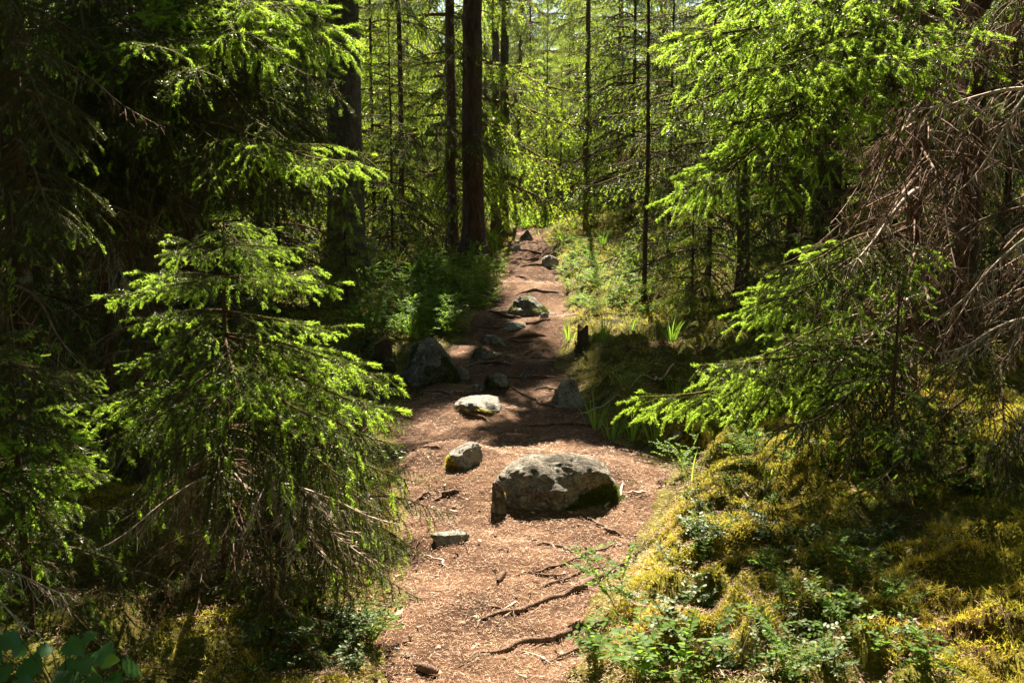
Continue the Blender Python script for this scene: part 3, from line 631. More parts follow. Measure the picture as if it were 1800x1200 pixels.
for root, mb_, ax_, z0, z1, x, y, zb in CROWNS:
    if mb_.n:
        arr = mb_.arrays(); arr = (arr[0] - np.array([x, y, zb]),) + arr[1:]; link("crown", arr_mesh("crown", arr, [M_TWIG, M_FAR, M_FAR]), root)  # unseen crown, its boughs laid out to shape shade and sun patches
# ------------------------------------------------------------------ understorey and background spruces (merged crown each, shared by copies)
def spruce_proto(seed, h, r, z0, n, bare=.0, new=True):
    rg = np.random.default_rng(seed); root = empty("young_spruce", (0, 0, -50)); mb, ax = trunk_mesh(h, h * .0055 + .007, .006, (0, 0), seed, 8, 1.2, wob=.01)
    mb.build("trunk", [M_BARK_THIN], root, smooth=True)
    c = MB(); ga = 0
    for k in range(n):
        t = (k + rg.random()) / n; z = z0 + (h - z0) * t; rr = r * (1 - t) ** .8 * (.6 + .55 * rg.random()) + .12; ga += 2.4 + rg.normal() * .35
        if rg.random() < bare * (1 - t): continue
        P0 = Vector((0, 0, z)); P1 = P0 + Vector((math.cos(ga) * rr, math.sin(ga) * rr, (-.32 + .5 * t) * rr + rg.normal() * .1 * rr))
        c.add_arrays(B_MID[rg.integers(5)], bmat(P0, P1, 1.0, rg.normal() * .15))
    c.add_arrays(B_MID[0], bmat((0, 0, h - .3), (0.01, 0, h + .12), .35))
    c.build("crown", [M_TWIG, M_FAR, M_NEW] if new == 1 else [M_TWIG, M_FAR_SHADED, M_FAR], root)  # crowns without fresh tips take the needles darkened to stand for shade
    return root
PR_ = [spruce_proto(300, 4.5, 1.3, .3, 74, .2), spruce_proto(301, 6.5, 1.7, .5, 100, .25), spruce_proto(302, 3.0, .9, .2, 38, .2), spruce_proto(303, 8.5, 2.2, .7, 120, .25), spruce_proto(304, 5.5, 1.5, .4, 80, .2, False), spruce_proto(305, 1.6, .6, .1, 30, .1), spruce_proto(306, 7.5, 2.0, .5, 115, .2, 0), spruce_proto(307, 4.0, 1.2, .3, 70, .2, 0)]
used = set()
def put_spruce(k, x, y, rz, s, label, group=None):
    P = (x, y, Hs(x, y) - .03)
    if k not in used:
        used.add(k); o = PR_[k]; o.location = P; o.rotation_euler = (0, 0, rz); o.scale = (s, s, s)
    else: o = copy_tree(PR_[k], P, rz, s)
    for key in list(o.keys()): del o[key]
    return tag(o, label, "tree", group)
for k, u, v, Y_, s, lab in [
    (4, 1175, 430, 12.5, .8, "dark bushy young spruce right of the lichen-grey sapling stem"),
    (1, 660, 400, 16.5, .9, "young spruce with pale tips between the thickest trunk and the thin pole trunk"),
    (2, 745, 430, 18.0, .9, "small spruce growing in the gap left of the slender straight trunk"),
    (0, 960, 380, 22.0, 1.0, "bushy spruce standing left behind the head of the path"),
    (2, 1075, 400, 20.5, .9, "small spruce right of the thin bare trunk behind the path"),
    (4, 1245, 500, 10.8, .8, "shaded young spruce left of the dark trunk on the right bank"),
    (0, 1350, 500, 13.5, .9, "young spruce between the dark trunk and the stout reddish trunk"),
    (4, 460, 420, 10.6, .85, "shaded bushy spruce left of the thickest trunk"),
    (5, 610, 560, 10.4, 1.0, "knee-high spruce at the foot of the thickest trunk"),
    (5, 1215, 560, 9.6, .9, "waist-high spruce on the right bank below the dark trunk"),
    (4, 250, 420, 9.4, .8, "dark spruce thicket tree behind the left young spruce"),
    (1, 1530, 400, 11.5, .9, "spruce behind the twig-hung trunk on the right"),
    (7, 690, 420, 13.6, .8, "dark little spruce beside the thin pole trunk"),
    (6, 1110, 330, 17.5, .9, "dark spruce behind the lichen-grey sapling stem"),
    (7, 1000, 370, 24.0, 1.1, "dark spruce right behind the brushwood heap"),
    (6, 855, 330, 23.0, .9, "dark spruce filling the gap beyond the reddish trunk"),
    (7, 770, 400, 21.0, .9, "dark spruce seen between the slender and the thin trunks"),
    (6, 1280, 420, 15.5, .9, "dark tall young spruce beyond the right bank"),
    (7, 560, 420, 16.5, 1.1, "dark spruce behind the thickest trunk"),
    (6, 930, 330, 27.0, 1.0, "tall dark spruce in the centre of the far stand"), (6, 1030, 330, 25.0, .9, "tall dark spruce behind the thin bare trunk"), (4, 840, 360, 26.0, 1.1, "dark bushy spruce in the far stand left of the path head"), (6, 720, 360, 24.0, .9, "tall dark spruce in the stand behind the thin pole trunk"), (4, 1130, 380, 22.0, 1.0, "dark bushy spruce in the stand right of the path head"), (7, 985, 380, 21.5, .8, "dark little spruce just behind the brow of the path"),
    (4, 30, 500, 6.6, .8, "dark spruce thicket tree at the left edge"), (4, 130, 480, 8.0, .9, "dark spruce behind the shaded trunk near the left edge"),
    (7, 340, 480, 9.2, .95, "dark little spruce in the deep shade left of the thickest trunk"), (6, 60, 400, 11.5, .9, "tall dark spruce deep in the wood at the left edge"),
    (6, 400, 400, 13.0, .8, "tall dark spruce deep in the wood left of the thickest trunk"), (6, 230, 400, 12.5, .9, "tall dark spruce deep in the wood on the left"),
    (4, 490, 450, 11.5, .7, "shaded spruce just left of the thickest trunk"), (4, 1760, 500, 8.4, .9, "dark spruce behind the pale dead branches at the right edge"),
    (6, 1660, 400, 11.0, .85, "tall dark spruce deep in the wood behind the rusty twigs"), (7, 1480, 500, 12.5, .9, "dark little spruce behind the stout reddish trunk"), (4, 1380, 560, 9.0, .6, "low dark spruce beside the narrow black-brown trunk")]:
    p = at(u, v, Y_); put_spruce(k, p.x, p.y, rg.random() * 6, s, lab)
cnt = 0; spots = []
tries = 0
while cnt < 170 and tries < 9000:
    tries += 1
    y = 17 + 62 * rg.random() ** .85; x = (rg.random() * 2 - 1) * (.56 * y + 1)
    l, r = pedge(y)
    if l - 1.1 < x < r + .8 and y < 24: continue
    if min([math.hypot(x - a, y - b) for a, b in spots] or [9]) < 1.15 + (y - 17) * .02: continue
    if abs(x - (.035 * y)) < 1.2 and y < 27: continue
    spots.append((x, y)); cnt += 1
    far = y > 34
    k = rg.choice([0, 1, 3, 4, 6, 6, 7, 7] if not far else [1, 3, 6, 6, 7, 0]); put_spruce(k, x, y, rg.random() * 6, .8 + .5 * rg.random() + (.6 if far else 0),
        "sunlit spruce in the bright stand behind the path" if not far else "far spruce closing the view behind the stand",
        "spruces in the stand behind the path" if not far else "far spruces closing the view")

# ------------------------------------------------------------------ hero young spruce on the left
def hero_spruce():
    bx, by = at(398, 1070, 3.85).x, 3.85; bz = Hs(bx, by)
    root = empty("young_spruce", (bx, by, bz)); tag(root, "young spruce with bright fresh tips, the nearest on the left of the path", "tree")
    tp = at(393, 372, 3.8); pts = [Vector((bx, by, bz - .1)), at(402, 900, 3.84), at(396, 700, 3.82), at(394, 520, 3.8), tp]
    mb = MB(); P = [np.array(p) - np.array([bx, by, bz]) for p in pts]; zz = [p[2] for p in P]; q = np.linspace(zz[0], zz[-1], 30)
    poly = np.stack([np.interp(q, zz, [p[k] for p in P]) for k in range(3)], -1); tube(mb, poly, np.linspace(.024, .0025, 30) * (1 + .5 * np.exp(-(q - zz[0]) / .1)), 10, 0, .12, np.random.default_rng(3))
    mb.build("trunk", [M_BARK_THIN], root, smooth=True)
    def T(v, du=0): 
        z_ = at(395, v, 3.82).z; xx = bx + np.interp(z_ - bz, zz, [p[0] for p in P]); return Vector((xx, by + np.interp(z_ - bz, zz, [p[1] for p in P]), z_))
    # v at trunk, tip u, tip v, tip depth
    E = [(378, 415, 366, 3.7), (380, 372, 372, 3.7), (392, 486, 400, 3.75), (400, 335, 425, 3.8), (398, 455, 452, 3.5), (395, 430, 388, 4.1),
         (428, 542, 432, 3.75), (435, 345, 462, 3.6), (432, 500, 470, 3.5), (425, 290, 440, 4.1), (430, 470, 420, 4.2),
         (487, 600, 498, 3.7), (492, 182, 520, 3.75), (485, 330, 505, 3.4), (488, 560, 470, 4.2), (490, 250, 480, 4.2),
         (545, 612, 572, 3.75), (550, 300, 600, 3.4), (545, 240, 560, 4.1), 
         (585, 640, 640, 3.6), (590, 690, 665, 3.8), (592, 210, 640, 3.7), (590, 420, 700, 3.25), 
         (630, 690, 720, 3.6), (635, 110, 715, 3.75), (632, 560, 740, 3.3), (636, 240, 740, 3.35), (640, 650, 700, 4.1),
         (690, 705, 790, 3.7), (592, 500, 690, 3.45), (690, 640, 830, 3.45), (695, 130, 800, 3.7), (692, 300, 820, 3.3), (700, 480, 830, 3.2), (700, 230, 760, 4.1),
         (750, 722, 850, 3.75), (750, 700, 920, 3.6), (755, 600, 930, 3.35), (752, 200, 900, 3.5), (760, 350, 950, 3.3),
         (810, 715, 960, 3.8), (815, 690, 1010, 3.65), (812, 600, 1010, 3.5), (815, 180, 960, 3.8), (812, 640, 1060, 3.55)]
    for k, (v0, u1, v1, y1) in enumerate(E):
        kind = "young" if v0 < 640 else ("live" if v0 < 740 else "weep")
        add_bough(root, kind, T(v0), at(u1, v1, y1), .8 if v0 > 440 else .7, (_rr.random() - .5) * .3)
    for v0, u1, v1, y1 in [(850, 250, 1000, 3.6), (860, 330, 1040, 3.4), (870, 470, 1050, 3.4), (880, 560, 1050, 3.6), (840, 640, 1020, 3.7), (900, 300, 1060, 3.7), (910, 520, 1080, 3.5), (860, 430, 1030, 3.3), (830, 170, 960, 3.6), (900, 600, 1090, 3.7)]: add_bough(root, _rr.choice(["weep", "pale", "dead"]), T(v0), at(u1, v1, y1), .9, (_rr.random() - .5) * .4)
    for k in range(30):
        v0 = 780 + 230 * k / 30; an = _rr.random() * 6.28; L_ = .35 + .3 * _rr.random(); p0 = T(v0)
        add_bough(root, "dead", p0, p0 + Vector((math.cos(an) * L_, math.sin(an) * L_, -.5 * L_)), .8)
    return root
hero_spruce()
# second little spruce further right on the left side (drooping boughs beside the path)
def side_spruce(u, v, Y_, hgt, label, spread, kinds, seed, n=22, zs=.15, up=.9):
    rg = random.Random(seed); p = at(u, v, Y_); z = Hs(p.x, p.y); root = empty("young_spruce", (p.x, p.y, z)); tag(root, label, "tree")
    mb, _ = trunk_mesh(hgt, hgt * .012 + .006, .004, (0, 0), seed, 8, 1.2, wob=.006); mb.build("trunk", [M_BARK_THIN], root, smooth=True)
    an = rg.random() * 6
    for k in range(n):
        t = zs + (up - zs) * (k + .5) / n; an += 2.4 + rg.uniform(-.3, .3); L_ = spread * (1 - t) ** .7 * rg.uniform(.7, 1.15) + .06
        p0 = Vector((p.x, p.y, z + hgt * t)); add_bough(root, rg.choice(kinds), p0, p0 + Vector((math.cos(an) * L_, math.sin(an) * L_, (-.45 + .5 * t) * L_)), 1, rg.uniform(-.2, .2))
    if "young" in kinds: add_bough(root, "young", (p.x, p.y, z + hgt * .9), (p.x + .01, p.y, z + hgt + .08), .4)
    return root
side_spruce(575, 1060, 3.95, .92, "full drooping little spruce whose boughs hang to the moss at the left path edge", .36, ["weep", "live", "live"], 33, 26, .1)
side_spruce(480, 1130, 3.35, .42, "knee-high drooping spruce under the nearest young spruce", .30, ["live", "weep"], 34, 14, .1)
side_spruce(640, 900, 4.55, .95, "drooping little spruce crowding the left edge of the path behind the nearest one", .42, ["weep", "live"], 3, 20, .1)
side_spruce(40, 950, 3.3, 1.15, "small shaded spruce with bright tips cut by the left edge", .55, ["young", "live"], 4, 22, .1)
side_spruce(250, 800, 5.2, 1.6, "shaded spruce behind the nearest young spruce on the left", .8, ["weep", "dead", "dead", "dead"], 5, 30, .1)
side_spruce(560, 780, 5.6, .8, "low spruce in the shade beside the left stump", .4, ["live"], 6, 14, .1)
side_spruce(1560, 900, 4.6, 1.0, "low dark spruce under the right boughs above the mossy bank", .5, ["young", "live", "dead"], 7, 9, .15)
side_spruce(1400, 700, 7.0, 1.2, "small spruce behind the long low boughs on the right", .6, ["live", "young"], 8, 20, .1)

# (left trees) from (u,v,depth) to (u,v,depth)
def PB(root, lst):
    for (kind, u0, v0, y0, u1, v1, y1, *w) in lst:
        add_bough(root, kind, at(u0, v0, y0), at(u1, v1, y1), w[0] if w else 1)
PB(LT3, [("live", 330, 150, 7.4, 635, 272, 5.4, .8), ("tip", 330, 210, 5.6, 632, 285, 4.8, .8), ("live", 300, 60, 7, 545, 140, 5.6), ("tip", 330, -50, 7.2, 560, 42, 5.6, .9), ("tip", 350, -40, 7.0, 480, 62, 5.4, .9), ("tip", 340, -70, 7.2, 520, 10, 5.6, 1), ("tip", 320, -80, 7.2, 430, 0, 5.6, 1), ("live", 300, -90, 7.2, 420, 40, 6.0), ("live", 320, 120, 6.5, 500, 230, 5.2), ("live", 320, 180, 6.5, 450, 330, 5.2), ("weep", 330, 220, 7, 560, 350, 6)])
PB(LT, [("live", 165, 90, 6.4, 420, 120, 5.0), ("live", 165, 130, 6.4, 380, 280, 4.9), ("live", 160, 60, 6.4, 20, 160, 5.2), ("live", 160, 180, 6.4, 40, 330, 5), ("weep", 165, 200, 6.3, 300, 350, 5), ("young", 165, -20, 6.4, 290, 80, 5, 1), ("live", 160, 10, 6.4, 100, 60, 5), ("live", 165, 240, 6.4, 240, 330, 5), ("dead", 165, 300, 6.4, 320, 380, 5), ("dead", 165, 320, 6.4, 60, 470, 5.4), ("dead", 165, 340, 6.4, 270, 500, 5.2), ("pale", 165, 380, 6.3, 240, 520, 5.2, .6), ("live", 170, 130, 6.4, 350, 220, 5)])
PB(LT2, [("live", 20, 100, 5, 130, 270, 4.2), ("live", 20, 250, 5, 130, 400, 4), ("live", 20, 350, 5, 45, 430, 4), ("young", -60, 600, 3.6, 110, 700, 3.1, 1), ("young", -80, 690, 3.4, 120, 770, 3.0, 1), ("young", -60, 780, 3.4, 90, 860, 3.0, 1), ("live", -80, 840, 3.4, 140, 960, 3.1), ("pale", -60, 990, 3.0, 150, 1050, 3.0, .8), ("pale", -60, 1020, 3.0, 60, 1120, 2.8, .8), ("dead", -60, 930, 3.1, 130, 1010, 3.2), ("dead", 20, 500, 5, 150, 640, 4.2), ("dead", 20, 450, 5, -10, 640, 4.2), ("live", 0, 0, 5, 90, 100, 4.2)])
# boughs of the right trees
PB(RT, [("tip", 1620, -60, 6.0, 1200, 60, 4.7, .9), ("tip", 1600, 30, 6, 1330, 120, 4.6, .9), ("tip", 1480, 150, 5.6, 1185, 330, 4.6, .75), ("live", 1610, 20, 6.1, 1190, 190, 5.0, 1), ("tip", 1600, 40, 6, 1540, 100, 4.6, 1), ("tip", 1620, -110, 6, 1280, -10, 4.8, 1), ("tip", 1610, 100, 6, 1300, 215, 4.7, .8),
        ("tip", 1600, 400, 5.8, 1318, 530, 4.7, .8), ("live", 1600, 420, 5.9, 1340, 470, 4.9, .8), ("tip", 1610, 600, 5.6, 1130, 700, 4.7, .65), ("live", 1620, 560, 6, 1220, 640, 5.0, .8), ("young", 1600, 600, 5.7, 1350, 590, 4.8, .9), ("live", 1610, 640, 5.6, 1340, 740, 4.4, 1), ("young", 1600, 560, 5.8, 1300, 640, 4.6, .8),
        ("dead", 1620, 120, 6, 1470, 260, 5.2, 1), ("dead", 1620, 60, 6, 1500, 160, 5.2, 1), ("dead", 1620, 180, 6, 1500, 420, 5.0, 1), ("dead", 1620, 120, 6, 1560, 330, 5.0, 1), ("dead", 1620, 300, 6, 1470, 560, 5.0, 1), ("dead", 1620, 420, 6, 1520, 700, 4.9, 1), ("dead", 1620, 60, 6, 1680, 260, 5, 1), ("dead", 1620, 260, 6, 1700, 480, 5, 1), ("dead", 1620, 480, 6, 1660, 760, 4.9, 1), ("pale", 1620, 330, 5.9, 1500, 470, 5.0, .8), ("pale", 1620, 520, 5.9, 1480, 640, 4.9, .7), ("dead", 1610, 640, 5.8, 1420, 840, 4.6, 1), ("dead", 1610, 600, 5.8, 1560, 900, 4.6, 1)])
PB(RT3, [("pale", 1850, 160, 4.8, 1590, 190, 4.7, .8), ("pale", 1840, 400, 4.6, 1650, 560, 4.5, .9), ("pale", 1830, 560, 4.6, 1640, 620, 4.4, .8), ("pale", 1840, 700, 4.6, 1720, 860, 4.4, 1), ("dead", 1840, 80, 5, 1560, 100, 5, 1), ("dead", 1840, 20, 5, 1620, 130, 5, 1), ("dead", 1840, 250, 5, 1600, 380, 5, 1), ("dead", 1840, 330, 5, 1640, 440, 5, 1),
         ("dead", 1840, 500, 4.9, 1700, 760, 4.6), ("dead", 1840, 800, 4.6, 1660, 960, 4.3), ("pale", 1840, 1000, 3.9, 1640, 1120, 3.7, .6), ("dead", 1840, 900, 4.2, 1700, 1060, 3.9), ("young", 1700, 700, 4.8, 1480, 860, 4.1, .7), ("live", 1700, 820, 4.6, 1470, 1000, 3.9, .8), ("live", 1760, 600, 4.8, 1620, 720, 4.3), ("young", 1760, 640, 4.8, 1740, 860, 4.0, .8), ("live", 1840, -60, 5, 1720, 40, 4.8), ("dead", 1840, 600, 4.5, 1780, 800, 4.2), ("pale", 1840, 130, 4.7, 1700, 330, 4.6, 1), ("dead", 1840, 420, 4.6, 1780, 620, 4.2)])
for root, axf, lo, hi, n in ((RT, RAX, .5, 3.2, 46), (RT2, RAX2, .4, 3.2, 46), (RT3, RAX3, .4, 2.8, 34)):
    for k in range(n):
        zq = _rr.uniform(lo, hi); an = _rr.random() * 6.28; L_ = _rr.uniform(.4, .95); p0 = axf(zq)
        add_bough(root, "dead", p0, p0 + Vector((math.cos(an) * L_, math.sin(an) * L_, -.75 * L_ + _rr.uniform(-.2, .2))), 1.1, _rr.uniform(-.6, .6))
for root, axf, lo, hi, n in ((LT, LAX, .5, 3.0, 26), (LT2, LAX2, .4, 2.6, 20), (LT3, LAX3, .5, 3.4, 30)):
    for k in range(n):
        zq = _rr.uniform(lo, hi); an = _rr.random() * 6.28; L_ = _rr.uniform(.4, 1.1); p0 = axf(zq)
        add_bough(root, _rr.choice(["dead", "dead", "live", "weep"]), p0, p0 + Vector((math.cos(an) * L_, math.sin(an) * L_, -.5 * L_)), 1, _rr.uniform(-.4, .4))

# dead sapling with a pale broken top
def dead_sapling():
    b = G(498, 1035); b = Vector((b.x, 3.75, Hs(b.x, 3.75))); root = empty("dead_sapling", b); tag(root, "bare dead sapling with a pale foot and grey twigs spreading to the right", "tree")
    mb = MB(); P = [b - Vector((0, 0, .1)), at(497, 1000, 3.72), at(488, 920, 3.65), at(478, 860, 3.6), at(466, 840, 3.55)]
    tube(mb, [np.array(p - b) for p in P], [.016, .014, .012, .011, .004], 8, 0, .1, np.random.default_rng(2)); mb.build("trunk", [bark_mat("pale_dead_bark", (.06, .05, .045), (.16, .13, .11), (.42, .36, .31), 2, (.5, .45, .4), .55, .4)], root, smooth=True)
    for u0, v0, u1, v1, y1 in [(470, 855, 650, 990, 3.3), (470, 850, 620, 900, 3.35), (472, 860, 540, 990, 3.3), (468, 850, 400, 780, 3.4), (470, 845, 700, 930, 3.5), (474, 870, 600, 1010, 3.4), (470, 850, 430, 940, 3.3), (470, 840, 480, 780, 3.4)]:
        add_bough(root, "pale", at(u0, v0, 3.6), at(u1, v1, y1), .7, _rr.uniform(-1, 1))
dead_sapling()

# ------------------------------------------------------------------ rocks
import bmesh
_bm = bmesh.new(); bmesh.ops.create_icosphere(_bm, subdivisions=6, radius=1); ICO_V = np.array([v.co[:] for v in _bm.verts]); ICO_F = np.array([[v.index for v in f.verts] for f in _bm.faces]); _bm.free()
def n3(p, s): return (vnoise(p[:, 0] + p[:, 2] * .7 + 31, p[:, 1] - p[:, 2] * .6 + 7, s) + vnoise(p[:, 1] * 1.1 + 11, p[:, 2] * 1.2 + 3, s + 1) + vnoise(p[:, 0] * .9 + 5, p[:, 2] * 1.1 + 50, s + 2)) / 3
def rock(u0, u1, vt, vb, depthf, label, m, seed, name="rock", cuts=7, peak=0.0, mossn=0, md=None, tilt=0.0, sink=.35, group=None, stretch=1.0, flat=.0):
    c = G((u0 + u1) / 2, vb); rg = np.random.default_rng(seed)
    W = (u1 - u0) / FPX * (c.y + .1); dep = W * depthf; cy = c.y + dep * .45; cx = (u0 + u1 - 1800) / 2 / FPX * cy * 1.01
    W = (u1 - u0) / FPX * cy
    top = at((u0 + u1) / 2, vt, cy).z; z = min(Hs(cx, cy), c.z + .03); hh = max(top - z, .02)
    v = ICO_V.copy()
    for k in range(cuts):
        n = rg.normal(size=3); n[2] = abs(n[2]) * .6; n /= np.linalg.norm(n); dcut = .62 + .25 * rg.random(); t = v @ n; v = v - np.outer(np.maximum(t - dcut, 0) * .8, n)
    v *= (1 + .55 * (n3(v * 1.5 + seed, seed) - .5) + .26 * (n3(v * 3.6 + seed, seed + 3) - .5) + .10 * (n3(v * 9, seed + 5) - .5) + .07 * (n3(v * 22, seed + 7) - .5) + .035 * (n3(v * 45, seed + 8) - .5))[:, None]
    v /= np.array([np.ptp(v[:, 0]) / 2, np.ptp(v[:, 1]) / 2, v[:, 2].max()])
    v[:, 0] -= (v[:, 0].max() + v[:, 0].min()) / 2
    if peak: v[:, 2] *= np.clip(1 - peak * (v[:, 0] * np.sign(tilt or 1) + .2), .25, 1.4); v[:, 2] /= v[:, 2].max()
    if flat: v[:, 2] = np.minimum(v[:, 2], 1 - flat * .5 + (v[:, 2] - 1 + flat * .5) * .35); v[:, 2] /= v[:, 2].max()
    if name == 'boulder': v[:, 2] *= 1 - .30 * np.clip(np.abs(v[:, 0]), 0, 1) ** 3 - .12 * np.clip(-v[:, 1], 0, 1) ** 2; v[:, 2] /= v[:, 2].max()
    V = v * np.array([W / 2, dep / 2, hh * 1.0]); V[:, 2] = np.where(V[:, 2] < 0, V[:, 2] / hh * max(hh * .6, .05), V[:, 2])
    root = empty(name, (cx, cy, z)); tag(root, label, "rock", group)
    mb = MB(); mb.add(V, ICO_F); mb.build("stone", [m], root, smooth=True)
    if mossn:
        nrm = v / np.linalg.norm(v, axis=1)[:, None]; w = n3(V * 9 + seed * 3, 77) + .12 * nrm[:, 2] - .12 * (V[:, 2] / hh); 
        if md is not None: w = w * .6 + nrm @ np.array(md)
        idx = np.where((V[:, 2] > -.02) & (w > np.quantile(w, .62 if md is None else .78)))[0]
        if len(idx):
            q = rg.choice(idx, mossn); P = V[q] + rg.normal(size=(mossn, 3)) * W * .008; D = nrm[q] * .8 + rg.normal(size=(mossn, 3)) * .5 + [0, 0, .3]; D /= np.linalg.norm(D, axis=1)[:, None]
            mm = MB(); blades(mm, P - D * .004, D, (.010 + .012 * rg.random(mossn)) * (cy / 5) ** .5, .004 * (cy / 5) ** .5, rg); mm.build("moss", [M_MOSSG if seed % 2 else M_MOSS], root)
    return root
rock(864, 1104, 794, 900, .72, "big rounded grey boulder in the middle of the path with moss on its right end", M_BOULDER, 3, "boulder", 1, 0, 9000, md=(.75, -.5, -.55), flat=.0)  # moss on the right end, thickened low in front to darken the shaded face
rock(858, 892, 845, 905, .9, "upright slab leaning against the left end of the big boulder", M_ROCK, 8, "rock", 9, 0, 1500)
rock(778, 850, 776, 826, 1.0, "pale pointed rock half buried left of the big boulder", M_ROCKP, 12, "rock", 9, .3, 1500, tilt=-1, md=(-.7, -.5, -.5))
rock(795, 882, 699, 730, 1.0, "flat pale sunlit rock bedded in the path above the big boulder", M_ROCKP, 14, "rock", 6, .2, 700, tilt=1, flat=.6, md=(-.2, -.7, -.6))
rock(752, 825, 934, 958, .5, "thin pale slab lying at the left of the needle-strewn path", M_ROCKP, 16, "rock", 8, .2, 300, tilt=-1, flat=.8)
rock(968, 1032, 663, 716, .9, "grey angular rock at the right edge of the path", M_ROCKP, 21, "rock", 9, .3, 300, tilt=-1)
rock(698, 808, 592, 676, .8, "large moss-covered boulder left of the path beside the stump", M_ROCKM, 23, "boulder", 8, .3, 4000, tilt=1, md=(.5, -.6, -.3))
rock(803, 827, 642, 668, .9, "small pale wedge of stone at the right foot of the mossy boulder", M_ROCKP, 25, "rock", 9, .4, 0, tilt=1)
rock(850, 894, 656, 684, .9, "small dark mossy rock in the middle of the shaded path", M_ROCKM, 27, "rock", 4, 0, 1800)
rock(828, 860, 675, 690, .8, "low grey stone just left of the small mossy rock", M_ROCK, 29, "rock", 6, 0, 200, flat=.6)
rock(890, 978, 519, 556, .8, "dark humped boulder in the path sloping down to the right", M_ROCKM, 31, "boulder", 6, .55, 2500, tilt=1)
rock(948, 968, 549, 562, .8, "small pale stone in front of the dark humped boulder", M_ROCKP, 33, "rock", 6)
rock(878, 930, 566, 582, .8, "flat grey slab crossing the shaded path", M_ROCKP, 35, "rock", 6, 0, 0, flat=.7)
rock(842, 892, 588, 607, .8, "low dark hump of rock in the shaded path", M_ROCKM, 37, "rock", 6, 0, 500, flat=.5)
rock(826, 872, 610, 634, .8, "brown-grey sloping rock at the left of the shaded path", M_ROCK, 39, "rock", 7, .3, 200, tilt=1)
rock(948, 982, 448, 470, .8, "grey rock high up at the right edge of the path", M_ROCKP, 41, "rock", 7)
rock(898, 920, 428, 440, .8, "small grey stone at the upper left edge of the path", M_ROCKP, 43, "rock", 7)
rock(912, 940, 404, 424, .9, "grey rock at the head of the path", M_ROCK, 45, "rock", 7)
rock(912, 932, 652, 666, .8, "small grey stone right of the small mossy rock", M_ROCK, 47, "rock", 7)
rock(1185, 1205, 755, 772, .8, "pebble-like stone on the bank above the boulder", M_ROCK, 49, "rock", 7)
rock(465, 560, 480, 500, .5, "pale log top lit by the sun behind the young spruce", M_ROCKP, 51, "rock", 6, 0, 0, flat=.7)  # log top in the sun, stood in for by a flat stone shape
rock(1015, 1100, 290, 352, .8, "dark boulder under brushwood behind the head of the path", M_ROCKM, 53, "boulder", 6, 0, 600)
prg = random.Random(9)
for k in range(46):
    v = 640 + 560 * prg.random() ** .8; l, r = pedge(G(880, v).y); 
    y = G(880, v).y; x = l + (r - l) * prg.random(); s = .006 + .012 * prg.random()
    vv = ICO_V[:162] if False else None
    mb = MB(); t8 = ICO_V[::1]; V = ICO_V * np.array([s, s * (.6 + .4 * prg.random()), s * .55]) * (1 + .35 * (n3(ICO_V * 1.5 + k, k) - .5))[:, None]
    if k == 0: PEB = mb; mb.add(V, ICO_F); peb_me = mb.mesh("pebble", [M_ROCKP], True)
    o = link("pebble", peb_me); o.location = (x, y, Hs(x, y) + .008); o.rotation_euler = (0, 0, prg.random() * 6); sc_ = .6 + 1.1 * prg.random(); o.scale = (sc_, sc_ * .8, sc_); tag(o, "little pale pebble lying among the fallen needles on the path", "pebble", "pebbles on the path")

# ------------------------------------------------------------------ stumps
def stump(u, vt, vb, w, label, seed):
    c = G(u, vb); rad = w / 2 / FPX * c.y; cy = c.y + rad; cx = (u - 900) / FPX * cy; z = Hs(cx, cy); h = at(u, vt, cy).z - z
    root = empty("tree_stump", (cx, cy, z)); tag(root, label, "stump"); rg = np.random.default_rng(seed)
    mb = MB(); n = 12; sides = 18; zz = np.linspace(-.08, h, n); th = np.arange(sides) * 2 * np.pi / sides
    lob = 1 + .12 * np.sin(th * 3 + seed) + .06 * rg.random(sides); r = rad * (1 + .5 * np.exp(-np.maximum(zz, 0) / .05))
    top = .12 * h * np.sin(th * 2 + seed) + .06 * h * rg.random(sides)
    v = np.stack([r[:, None] * lob * np.cos(th), r[:, None] * lob * np.sin(th), zz[:, None] + top[None] * np.linspace(0, 1, n)[:, None] ** 3], -1)
    i = np.arange(n - 1)[:, None] * sides; j = np.arange(sides)[None]; j2 = (j + 1) % sides
    mb.add(v.reshape(-1, 3), np.stack([i + j, i + j2, i + sides + j2, i + sides + j], -1).reshape(-1, 4)); mb.build("bark", [M_BARK_THIN], root, smooth=True)
    mb = MB(); ring = v[-1].copy(); c_ = ring.mean(0); inner = c_ + (ring - c_) * .6; inner[:, 2] -= .03 * h; allv = np.vstack([ring * [.985, .985, 1], inner, c_[None] - [0, 0, .06 * h]])
    f = [[q, (q + 1) % sides, sides + (q + 1) % sides, sides + q] for q in range(sides)]; mb.add(allv, f); mb.add(allv, [[sides + q, sides + (q + 1) % sides, 2 * sides] for q in range(sides)])
    mb.build("cut_top", [plain_mat("rotten_wood", [(.07, .045, .03), (.16, .11, .07)], .9, .1, 20)], root, smooth=False)
    nm = 500; q = rg.random(nm) * 6.28; P = np.stack([np.cos(q) * rad * 1.25, np.sin(q) * rad * 1.25, rg.random(nm) ** 2 * h * .4], -1); D = np.stack([np.cos(q) * .6, np.sin(q) * .6, .5 + 0 * q], -1) + rg.normal(size=(nm, 3)) * .3; D /= np.linalg.norm(D, axis=1)[:, None]
    mb = MB(); blades(mb, P, D, .03, .006, rg); mb.build("moss", [M_MOSSG], root)
stump(673, 600, 646, 28, "dark rotten tree stump left of the mossy boulder", 4)
stump(1025, 576, 616, 18, "short dark stump on the right bank beside the path", 9)

